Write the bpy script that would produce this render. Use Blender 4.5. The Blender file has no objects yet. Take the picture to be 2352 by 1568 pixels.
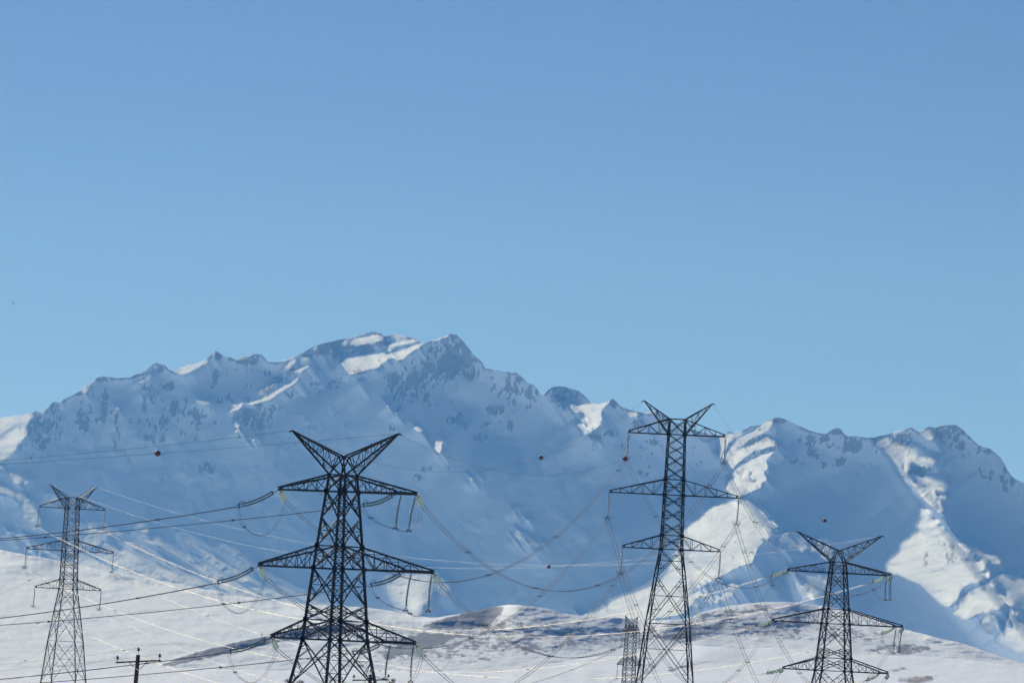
# Snow range behind a line of lattice pylons - long-lens view
SKY_ALT = 4000.0
SKY_AIR = 0.32
SKY_DUST = 0.0
SKY_OZONE = 3.5
SKY_STRENGTH = 0.074
EXPOSURE = 0.22
SUN = 5.0
SUN_COLOR = (1.0, 0.905, 0.73)
SNOW = (0.61, 0.72, 0.96)
HAZE_DENSITY = 3.1e-5
HAZE_COLOR = (0.095, 0.335, 1.0)
HAZE_ANISO = 0.35
import bpy, math, random
import numpy as np
from mathutils import Vector, Matrix

scene = bpy.context.scene
col = scene.collection
random.seed(7)

# ------------------------------------------------------------------ camera
W, H = 2352.0, 1568.0                      # survey pixels used to measure the photograph
HF = math.radians(7.0)
FP = (W / 2) / math.tan(HF / 2)            # focal length in survey pixels
PITCH = math.atan(736 / FP)
ROLL = math.radians(2.8)
CAM = np.array([0.0, 0.0, 18.0])
fw = np.array([0, math.cos(PITCH), math.sin(PITCH)])
r0 = np.array([1.0, 0, 0])
u0 = np.array([0, -math.sin(PITCH), math.cos(PITCH)])
rt = math.cos(ROLL) * r0 + math.sin(ROLL) * u0
up = -math.sin(ROLL) * r0 + math.cos(ROLL) * u0

def at(x, y, d):
    """point seen in direction (x, y) at distance d along the view"""
    return CAM + d * (fw + (x - W / 2) / FP * rt + (H / 2 - y) / FP * up)

def at_arr(x, y, d):
    return (CAM[None, :] + d[:, None] * (fw[None, :] + ((x - W / 2) / FP)[:, None] * rt[None, :]
            + ((H / 2 - y) / FP)[:, None] * up[None, :]))

def proj(p):
    q = np.asarray(p, float) - CAM
    d = q @ fw
    return W / 2 + FP * (q @ rt) / d, H / 2 - FP * (q @ up) / d, d

cam_d = bpy.data.cameras.new("camera")
cam_d.sensor_fit = 'HORIZONTAL'
cam_d.angle = HF
cam_d.clip_start = 1.0
cam_d.clip_end = 150000.0
cam = bpy.data.objects.new("camera", cam_d)
m = Matrix.Identity(4)
for i in range(3):
    m[i][0] = rt[i]; m[i][1] = up[i]; m[i][2] = -fw[i]; m[i][3] = CAM[i]
cam.matrix_world = m
col.objects.link(cam)
scene.camera = cam

# ------------------------------------------------------------------ light
AZ, EL = math.radians(-30.0), math.radians(33.0)     # azimuth from +Y towards +X
sun_dir = np.array([math.sin(AZ) * math.cos(EL), math.cos(AZ) * math.cos(EL), math.sin(EL)])
sl = bpy.data.lights.new("sun", 'SUN')
sl.energy = SUN
sl.angle = math.radians(0.45)
sl.color = SUN_COLOR
so = bpy.data.objects.new("sun", sl)
so.rotation_euler = Vector(sun_dir).to_track_quat('Z', 'Y').to_euler()
so.location = (-400, 300, 500)
col.objects.link(so)

world = bpy.data.worlds.new("World")
scene.world = world
world.use_nodes = True
nt = world.node_tree
nt.nodes.clear()
sky = nt.nodes.new('ShaderNodeTexSky')
sky.sky_type = 'NISHITA'
sky.sun_disc = False
sky.sun_elevation = EL
sky.sun_rotation = AZ
sky.altitude = SKY_ALT
sky.air_density = SKY_AIR
sky.dust_density = SKY_DUST
sky.ozone_density = SKY_OZONE
bg = nt.nodes.new('ShaderNodeBackground')
bg.inputs['Strength'].default_value = SKY_STRENGTH
wo = nt.nodes.new('ShaderNodeOutputWorld')
nt.links.new(sky.outputs[0], bg.inputs['Color'])
nt.links.new(bg.outputs[0], wo.inputs['Surface'])

scene.view_settings.view_transform = 'Standard'
scene.view_settings.look = 'None'
scene.view_settings.exposure = EXPOSURE
scene.view_settings.gamma = 1.0
scene.render.engine = 'CYCLES'
scene.cycles.use_denoising = True
scene.cycles.denoising_input_passes = 'RGB_ALBEDO'
scene.cycles.denoising_prefilter = 'FAST'
scene.cycles.max_bounces = 6
scene.cycles.volume_bounces = 0
scene.cycles.transparent_max_bounces = 8
scene.cycles.pixel_filter_type = 'BLACKMAN_HARRIS'

# ------------------------------------------------------------------ materials
def new_mat(name):
    mt = bpy.data.materials.new(name)
    mt.use_nodes = True
    n = mt.node_tree
    b = n.nodes['Principled BSDF']
    return mt, n, b

def simple(name, color, rough=0.6, metal=0.0, vary=0.25, scale=3.0, spec=0.5):
    mt, n, b = new_mat(name)
    tc = n.nodes.new('ShaderNodeTexCoord')
    nz = n.nodes.new('ShaderNodeTexNoise')
    nz.inputs['Scale'].default_value = scale
    nz.inputs['Detail'].default_value = 5
    n.links.new(tc.outputs['Object'], nz.inputs['Vector'])
    mx = n.nodes.new('ShaderNodeMix'); mx.data_type = 'RGBA'
    mx.inputs['A'].default_value = (*[c * (1 - vary) for c in color], 1)
    mx.inputs['B'].default_value = (*[min(1, c * (1 + vary)) for c in color], 1)
    n.links.new(nz.outputs['Fac'], mx.inputs['Factor'])
    n.links.new(mx.outputs['Result'], b.inputs['Base Color'])
    b.inputs['Roughness'].default_value = rough
    b.inputs['Metallic'].default_value = metal
    b.inputs['Specular IOR Level'].default_value = spec
    return mt

M = {}
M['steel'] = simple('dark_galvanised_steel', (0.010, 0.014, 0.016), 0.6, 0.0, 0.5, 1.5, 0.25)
M['steel_far'] = simple('hazed_galvanised_steel', (0.03, 0.037, 0.042), 0.5, 0.1, 0.4, 1.5, 0.4)  # paler copy of the steel, distance haze put into the colour
M['fitting'] = simple('dull_metal_fitting', (0.05, 0.055, 0.06), 0.45, 0.3, 0.2, 4)
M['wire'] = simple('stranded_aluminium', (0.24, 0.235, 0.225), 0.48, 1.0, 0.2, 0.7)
M['wire_dark'] = simple('unglinting_stranded_aluminium', (0.10, 0.105, 0.11), 0.5, 0.6, 0.2, 0.7)  # darker copy of the cable metal, missing sun glint put into the colour
M['ball'] = simple('faded_orange_plastic', (0.085, 0.006, 0.004), 0.6, 0.0, 0.12, 2)
M['wood'] = simple('dark_creosoted_wood', (0.035, 0.026, 0.024), 0.8, 0.0, 0.4, 2.5)
M['porcelain'] = simple('brown_glazed_porcelain', (0.030, 0.017, 0.022), 0.12, 0.0, 0.2, 6, 0.8)
M['feather'] = simple('dark_feathers', (0.03, 0.03, 0.034), 0.7, 0, 0.3, 20)
M['twig'] = simple('frosted_twigs', (0.22, 0.23, 0.26), 0.8, 0, 0.4, 3)

def glass_mat(name, base, trans, lo, hi):
    mt, n, b = new_mat(name)
    b.inputs['Base Color'].default_value = (*base, 1)
    b.inputs['Roughness'].default_value = 0.12
    b.inputs['Transmission Weight'].default_value = 0.45
    b.inputs['IOR'].default_value = 1.5
    tr = n.nodes.new('ShaderNodeBsdfTranslucent')
    tr.inputs['Color'].default_value = (*trans, 1)
    tc = n.nodes.new('ShaderNodeTexCoord')
    nz = n.nodes.new('ShaderNodeTexNoise'); nz.inputs['Scale'].default_value = 5
    n.links.new(tc.outputs['Object'], nz.inputs['Vector'])
    mp = n.nodes.new('ShaderNodeMapRange')
    mp.inputs['To Min'].default_value = lo; mp.inputs['To Max'].default_value = hi
    n.links.new(nz.outputs['Fac'], mp.inputs['Value'])
    mx = n.nodes.new('ShaderNodeMixShader')
    n.links.new(mp.outputs[0], mx.inputs[0])
    n.links.new(b.outputs[0], mx.inputs[1]); n.links.new(tr.outputs[0], mx.inputs[2])
    n.links.new(mx.outputs[0], n.nodes['Material Output'].inputs['Surface'])
    return mt
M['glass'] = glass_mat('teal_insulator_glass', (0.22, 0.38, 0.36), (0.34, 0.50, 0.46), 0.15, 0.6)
M['glass_pale'] = glass_mat('pale_sunlit_insulator_glass', (0.60, 0.74, 0.70), (0.72, 0.82, 0.76), 0.35, 0.85)  # brighter copy of the glass, backlit glints put into its colour
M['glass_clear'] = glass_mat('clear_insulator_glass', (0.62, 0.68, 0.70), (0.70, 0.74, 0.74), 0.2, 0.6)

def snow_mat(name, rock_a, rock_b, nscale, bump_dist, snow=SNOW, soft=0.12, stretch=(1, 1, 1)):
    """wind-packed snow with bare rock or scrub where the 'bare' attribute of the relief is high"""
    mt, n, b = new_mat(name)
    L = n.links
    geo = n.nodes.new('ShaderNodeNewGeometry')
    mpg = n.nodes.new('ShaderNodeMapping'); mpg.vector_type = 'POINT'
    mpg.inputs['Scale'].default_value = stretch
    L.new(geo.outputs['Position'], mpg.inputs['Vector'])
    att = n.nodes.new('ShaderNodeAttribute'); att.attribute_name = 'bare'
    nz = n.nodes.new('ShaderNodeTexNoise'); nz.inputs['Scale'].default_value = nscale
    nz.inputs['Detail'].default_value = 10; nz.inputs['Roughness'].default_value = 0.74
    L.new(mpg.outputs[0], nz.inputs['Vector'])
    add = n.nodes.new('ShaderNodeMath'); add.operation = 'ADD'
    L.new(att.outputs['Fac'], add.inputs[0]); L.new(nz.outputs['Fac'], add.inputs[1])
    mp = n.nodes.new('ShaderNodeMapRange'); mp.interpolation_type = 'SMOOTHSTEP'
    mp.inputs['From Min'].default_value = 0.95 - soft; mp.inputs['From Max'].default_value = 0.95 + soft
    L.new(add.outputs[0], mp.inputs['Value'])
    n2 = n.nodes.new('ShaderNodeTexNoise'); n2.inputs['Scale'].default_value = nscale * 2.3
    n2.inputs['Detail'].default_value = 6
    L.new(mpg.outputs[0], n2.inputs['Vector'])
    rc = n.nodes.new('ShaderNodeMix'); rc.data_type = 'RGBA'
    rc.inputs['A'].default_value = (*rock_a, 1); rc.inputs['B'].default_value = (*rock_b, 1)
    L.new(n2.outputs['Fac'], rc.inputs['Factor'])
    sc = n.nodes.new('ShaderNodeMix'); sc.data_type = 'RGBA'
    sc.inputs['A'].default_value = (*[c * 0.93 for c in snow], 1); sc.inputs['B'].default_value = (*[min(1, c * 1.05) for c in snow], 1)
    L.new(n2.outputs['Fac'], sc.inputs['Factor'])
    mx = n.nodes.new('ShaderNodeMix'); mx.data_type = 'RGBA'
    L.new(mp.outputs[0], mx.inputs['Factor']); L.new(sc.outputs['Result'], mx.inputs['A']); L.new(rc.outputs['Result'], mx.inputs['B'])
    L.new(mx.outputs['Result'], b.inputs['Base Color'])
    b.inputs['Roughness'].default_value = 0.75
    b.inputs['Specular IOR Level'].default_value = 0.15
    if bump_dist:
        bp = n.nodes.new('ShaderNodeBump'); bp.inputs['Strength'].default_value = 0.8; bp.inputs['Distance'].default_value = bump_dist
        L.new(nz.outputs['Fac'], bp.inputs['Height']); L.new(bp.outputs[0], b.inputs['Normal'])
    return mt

# ------------------------------------------------------------------ helpers
def tag(o, label=None, cat=None, group=None, kind=None):
    if label: o['label'] = label
    if cat: o['category'] = cat
    if group: o['group'] = group
    if kind: o['kind'] = kind
    return o

def empty(name, loc, rz=0.0):
    o = bpy.data.objects.new(name, None)
    o.empty_display_size = 0.5
    o.location = loc; o.rotation_euler = (0, 0, rz)
    col.objects.link(o)
    return o

def V(p): return np.asarray(p, float)

class MB:
    """collects bars, tubes, discs and boxes for one mesh"""
    def __init__(s): s.v = []; s.f = []; s.smooth = False
    def bar(s, a, b, w, w2=None):
        a, b = V(a), V(b); d = b - a; l = np.linalg.norm(d)
        if l < 1e-6: return
        d = d / l
        h = np.array([0, 0, 1.0]) if abs(d[2]) < 0.9 else np.array([0, 1.0, 0])
        x = np.cross(d, h); x /= np.linalg.norm(x); y = np.cross(d, x)
        w2 = w if w2 is None else w2
        k = len(s.v)
        for p, q in ((a, w), (b, w2)):
            for sx, sy in ((-1, -1), (1, -1), (1, 1), (-1, 1)):
                s.v.append(p + x * sx * q / 2 + y * sy * q / 2)
        s.f += [(k, k + 3, k + 2, k + 1), (k + 4, k + 5, k + 6, k + 7)]
        for i in range(4):
            j = (i + 1) % 4
            s.f.append((k + i, k + j, k + 4 + j, k + 4 + i))
    def tube(s, pts, rad, n=6, closed=False):
        pts = [V(p) for p in pts]; k = len(s.v); m_ = len(pts)
        rads = rad if hasattr(rad, '__len__') else [rad] * m_
        px = None
        for i, p in enumerate(pts):
            if closed: d = pts[(i + 1) % m_] - pts[i - 1]
            else: d = pts[min(i + 1, m_ - 1)] - pts[max(i - 1, 0)]
            d = d / (np.linalg.norm(d) + 1e-12)
            if px is None:
                h = np.array([0, 0, 1.0]) if abs(d[2]) < 0.9 else np.array([1.0, 0, 0])
                x = np.cross(h, d)
            else: x = px - d * (px @ d)
            x /= np.linalg.norm(x) + 1e-12; px = x; y = np.cross(d, x)
            for j in range(n):
                t = 2 * math.pi * j / n
                s.v.append(p + rads[i] * (math.cos(t) * x + math.sin(t) * y))
        for i in range(m_ if closed else m_ - 1):
            i2 = (i + 1) % m_
            for j in range(n):
                j2 = (j + 1) % n
                s.f.append((k + i * n + j, k + i * n + j2, k + i2 * n + j2, k + i2 * n + j))
        if not closed:
            s.f.append(tuple(k + j for j in reversed(range(n))))
            s.f.append(tuple(k + (m_ - 1) * n + j for j in range(n)))
    def revolve(s, a, axis, prof, n=10):
        """prof: (distance along axis, radius)"""
        a = V(a); d = V(axis); d = d / np.linalg.norm(d)
        h = np.array([0, 0, 1.0]) if abs(d[2]) < 0.9 else np.array([1.0, 0, 0])
        x = np.cross(h, d); x /= np.linalg.norm(x); y = np.cross(d, x)
        k = len(s.v)
        for t, r in prof:
            for j in range(n):
                q = 2 * math.pi * j / n
                s.v.append(a + d * t + r * (math.cos(q) * x + math.sin(q) * y))
        for i in range(len(prof) - 1):
            for j in range(n):
                j2 = (j + 1) % n
                s.f.append((k + i * n + j, k + i * n + j2, k + (i + 1) * n + j2, k + (i + 1) * n + j))
        s.f.append(tuple(k + j for j in reversed(range(n))))
        s.f.append(tuple(k + (len(prof) - 1) * n + j for j in range(n)))
    def build(s, name, mat, parent=None, smooth=False, origin=None):
        me = bpy.data.meshes.new(name)
        vs = [tuple(p if origin is None else p - V(origin)) for p in s.v]
        me.from_pydata(vs, [], s.f)
        me.materials.append(mat)
        if smooth: me.polygons.foreach_set('use_smooth', [True] * len(me.polygons))
        me.update()
        o = bpy.data.objects.new(name, me)
        col.objects.link(o)
        if parent is not None: o.parent = parent
        elif origin is not None: o.location = origin
        return o
# ------------------------------------------------------------------ noise and masks for the relief
_rs = np.random.RandomState(11)
_TAB = _rs.rand(512, 512)

def vnoise(x, y, seed=0):
    x = x + seed * 37.17; y = y + seed * 91.73
    xi = np.floor(x).astype(int); yi = np.floor(y).astype(int)
    fx = x - xi; fy = y - yi
    fx = fx * fx * fx * (fx * (fx * 6 - 15) + 10); fy = fy * fy * fy * (fy * (fy * 6 - 15) + 10)
    a = _TAB[yi % 512, xi % 512]; b = _TAB[yi % 512, (xi + 1) % 512]
    c = _TAB[(yi + 1) % 512, xi % 512]; d = _TAB[(yi + 1) % 512, (xi + 1) % 512]
    return (a * (1 - fx) + b * fx) * (1 - fy) + (c * (1 - fx) + d * fx) * fy

def fbm(x, y, oct=5, seed=0, gain=0.5):
    s = 0; a = 1.0; t = 0
    ang = 0.5
    for i in range(oct):
        s = s + a * (vnoise(x, y, seed + i * 3) * 2 - 1); t += a
        a *= gain
        x, y = (x * math.cos(ang) - y * math.sin(ang)) * 2.03, (x * math.sin(ang) + y * math.cos(ang)) * 2.03
    return s / t

def ridged(x, y, oct=5, seed=0, gain=0.5):
    s = 0; a = 1.0; t = 0
    ang = 0.7
    for i in range(oct):
        s = s + a * (1 - 2 * np.abs(vnoise(x, y, seed + i * 5) * 2 - 1)); t += a
        a *= gain
        x, y = (x * math.cos(ang) - y * math.sin(ang)) * 2.07, (x * math.sin(ang) + y * math.cos(ang)) * 2.07
    return s / t

def boxblur(a, k, axis):
    if k < 1: return a
    n = a.shape[axis]
    pad = [(0, 0), (0, 0)]; pad[axis] = (k + 1, k)
    c = np.cumsum(np.pad(a, pad, mode='edge'), axis=axis)
    if axis == 0: return (c[2 * k + 1:2 * k + 1 + n] - c[:n]) / (2 * k + 1)
    return (c[:, 2 * k + 1:2 * k + 1 + n] - c[:, :n]) / (2 * k + 1)

def blur(a, k):
    for _ in range(2):
        a = boxblur(boxblur(a, k, 0), k, 1)
    return a

def minfilt(a, k, axis):
    """running minimum over +-k cells"""
    out = a.copy(); step = 1; reach = 0
    while reach < k:
        s = min(step, k - reach)
        sh1 = np.roll(out, s, axis); sh2 = np.roll(out, -s, axis)
        if axis == 0: sh1[:s] = out[:s]; sh2[-s:] = out[-s:]
        else: sh1[:, :s] = out[:, :s]; sh2[:, -s:] = out[:, -s:]
        out = np.minimum(out, np.minimum(sh1, sh2)); reach += s; step *= 2
    return out

CROP = {'D': (0, 0, 1), 'M1': (0, 717.8, .3418), 'M2': (574.2, 717.8, .3418), 'M3': (1148.4, 803.9, .293), 'M4': (1663, 918.8, .293),
        'C1': (0, 1263, .2686), 'C2': (804, 1263, .2686), 'C3': (1263, 1263, .2686), 'C4': (1694, 1177, .2494),
        'C5': (1835, 1206, .2311), 'A': (459.4, 947.5, .3957), 'R2': (0, 947.5, .396), 'R3': (1320.7, 890, .4326)}
def cv(c, x, y):
    a, b, s = CROP[c]
    return a + s * x, b + s * y

RS = 1.5
RU = np.arange(-320, 2690, RS); RV = np.arange(735, 1620, RS)
RUU, RVV = np.meshgrid(RU, RV)

def fill(pts):
    out = np.zeros(RUU.shape)
    xs = [p[0] for p in pts]; ys = [p[1] for p in pts]
    i0 = max(0, int((min(xs) - RU[0]) / RS) - 1); i1 = min(len(RU), int((max(xs) - RU[0]) / RS) + 2)
    j0 = max(0, int((min(ys) - RV[0]) / RS) - 1); j1 = min(len(RV), int((max(ys) - RV[0]) / RS) + 2)
    if i1 <= i0 or j1 <= j0: return out
    X = RUU[j0:j1, i0:i1]; Y = RVV[j0:j1, i0:i1]
    ins = np.zeros(X.shape, bool)
    n = len(pts)
    for k in range(n):
        x1, y1 = pts[k]; x2, y2 = pts[(k + 1) % n]
        if y1 == y2: continue
        c = ((y1 > Y) != (y2 > Y)) & (X < (x2 - x1) * (Y - y1) / (y2 - y1) + x1)
        ins ^= c
    out[j0:j1, i0:i1] = ins
    return out

def sample(a, u, v):
    x = np.clip((u - RU[0]) / RS, 0, len(RU) - 1.001); y = np.clip((v - RV[0]) / RS, 0, len(RV) - 1.001)
    xi = x.astype(int); yi = y.astype(int); fx = x - xi; fy = y - yi
    return (a[yi, xi] * (1 - fx) + a[yi, xi + 1] * fx) * (1 - fy) + (a[yi + 1, xi] * (1 - fx) + a[yi + 1, xi + 1] * fx) * fy

def blobs(lst):
    """soft ellipses (crop, cx, cy, rx, ry, strength, tilt in degrees)"""
    out = np.zeros(RUU.shape)
    for e in lst:
        c, cx, cy, rx, ry = e[:5]
        st = e[5] if len(e) > 5 else 1.0; tilt = math.radians(e[6]) if len(e) > 6 else 0
        x0, y0 = cv(c, cx, cy); s = CROP[c][2]; rx *= s * 1.15; ry *= s * 1.15
        dx = RUU - x0; dy = RVV - y0
        a = (dx * math.cos(tilt) + dy * math.sin(tilt)) / rx; b = (-dx * math.sin(tilt) + dy * math.cos(tilt)) / ry
        out = np.maximum(out, st * np.exp(-0.8 * (a * a + b * b) ** 1.5))
    return out

# ---- skyline (survey pixels)
SKY = [(-330, 1010), (-200, 985), (-90, 975), (0, 961), (34, 955), (73, 950), (84, 943), (92, 947), (109, 938), (118, 925), (128, 923), (140, 925), (147, 916), (171, 906), (186, 896),
 (197, 887), (208, 881), (219, 873), (224, 865), (232, 864), (246, 865), (263, 867), (297, 868), (309, 859), (325, 857), (337, 848),
 (347, 839), (357, 833), (367, 835), (378, 838), (386, 848), (402, 856), (407, 848), (434, 838), (444, 839), (458, 832), (475, 824),
 (489, 810), (496, 806), (506, 812), (516, 819), (530, 821), (543, 827), (557, 820), (578, 815), (588, 812), (598, 813), (607, 820),
 (617, 832), (639, 831), (677, 819), (711, 802), (728, 793), (745, 787), (769, 781), (793, 779), (813, 775), (837, 767), (856, 760.5),
 (872, 766), (882, 772), (909, 768), (930, 772), (957, 779), (962, 784), (974, 790), (988, 784), (1005, 779), (1022, 773), (1034, 768),
 (1048, 768), (1056, 776), (1066, 786), (1077, 800), (1087, 813.5), (1095, 821), (1107, 832), (1114, 846), (1128, 848), (1148, 852),
 (1166, 855), (1176, 858), (1183, 854), (1189, 858), (1200, 868), (1213, 880), (1225, 883), (1234, 894), (1242, 907), (1248, 908.5),
 (1258, 897), (1268, 890), (1283, 886), (1299, 890), (1316, 893), (1330, 899), (1340, 906), (1350, 916), (1358, 926), (1374, 928),
 (1389, 924), (1397, 920), (1406, 916), (1414, 920), (1421, 928), (1430, 936), (1453, 943), (1474, 948), (1488, 947), (1504, 942),
 (1526, 955), (1541, 965), (1567, 977), (1588, 986), (1617, 993), (1641, 997), (1652, 1000), (1668, 997), (1673, 990), (1679, 993),
 (1693, 990.5), (1701, 991), (1712, 985), (1722, 980), (1736, 978), (1749, 974), (1760, 967.5), (1772, 962), (1790, 958.6), (1807, 963),
 (1818, 970), (1839, 980), (1862, 989), (1880, 993.5), (1897, 997), (1912, 986), (1922, 982.7), (1930, 985.6), (1937, 995), (1950, 1001),
 (1971, 1002), (1994, 1005.8), (2015, 1003), (2041, 995.6), (2061, 990.6), (2079, 985.6), (2094, 983), (2102, 987), (2111, 992),
 (2121, 989), (2126, 982.7), (2136, 980), (2146, 983), (2161, 979), (2179, 976), (2190, 974.5), (2199, 978), (2211, 986), (2223, 998),
 (2234, 1009.6), (2249, 1023), (2272, 1030), (2287, 1040), (2299, 1050.6), (2310, 1071), (2322, 1092), (2331, 1099), (2352, 1109),
 (2400, 1130), (2480, 1180), (2570, 1215), (2700, 1260)]
_sx = np.array([p[0] for p in SKY], float); _sy = np.array([p[1] for p in SKY], float)
def skyline(u):
    return np.interp(u, _sx, _sy) + 1.3 * fbm(u / 9.0, u * 0 + 3.3, 3, 5) - 1.7 * ridged(u / 15.0, u * 0 + 1.7, 4, 15, 0.6) + 0.9 * fbm(u / 3.0, u * 0 + 8.1, 2, 9)

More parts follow.
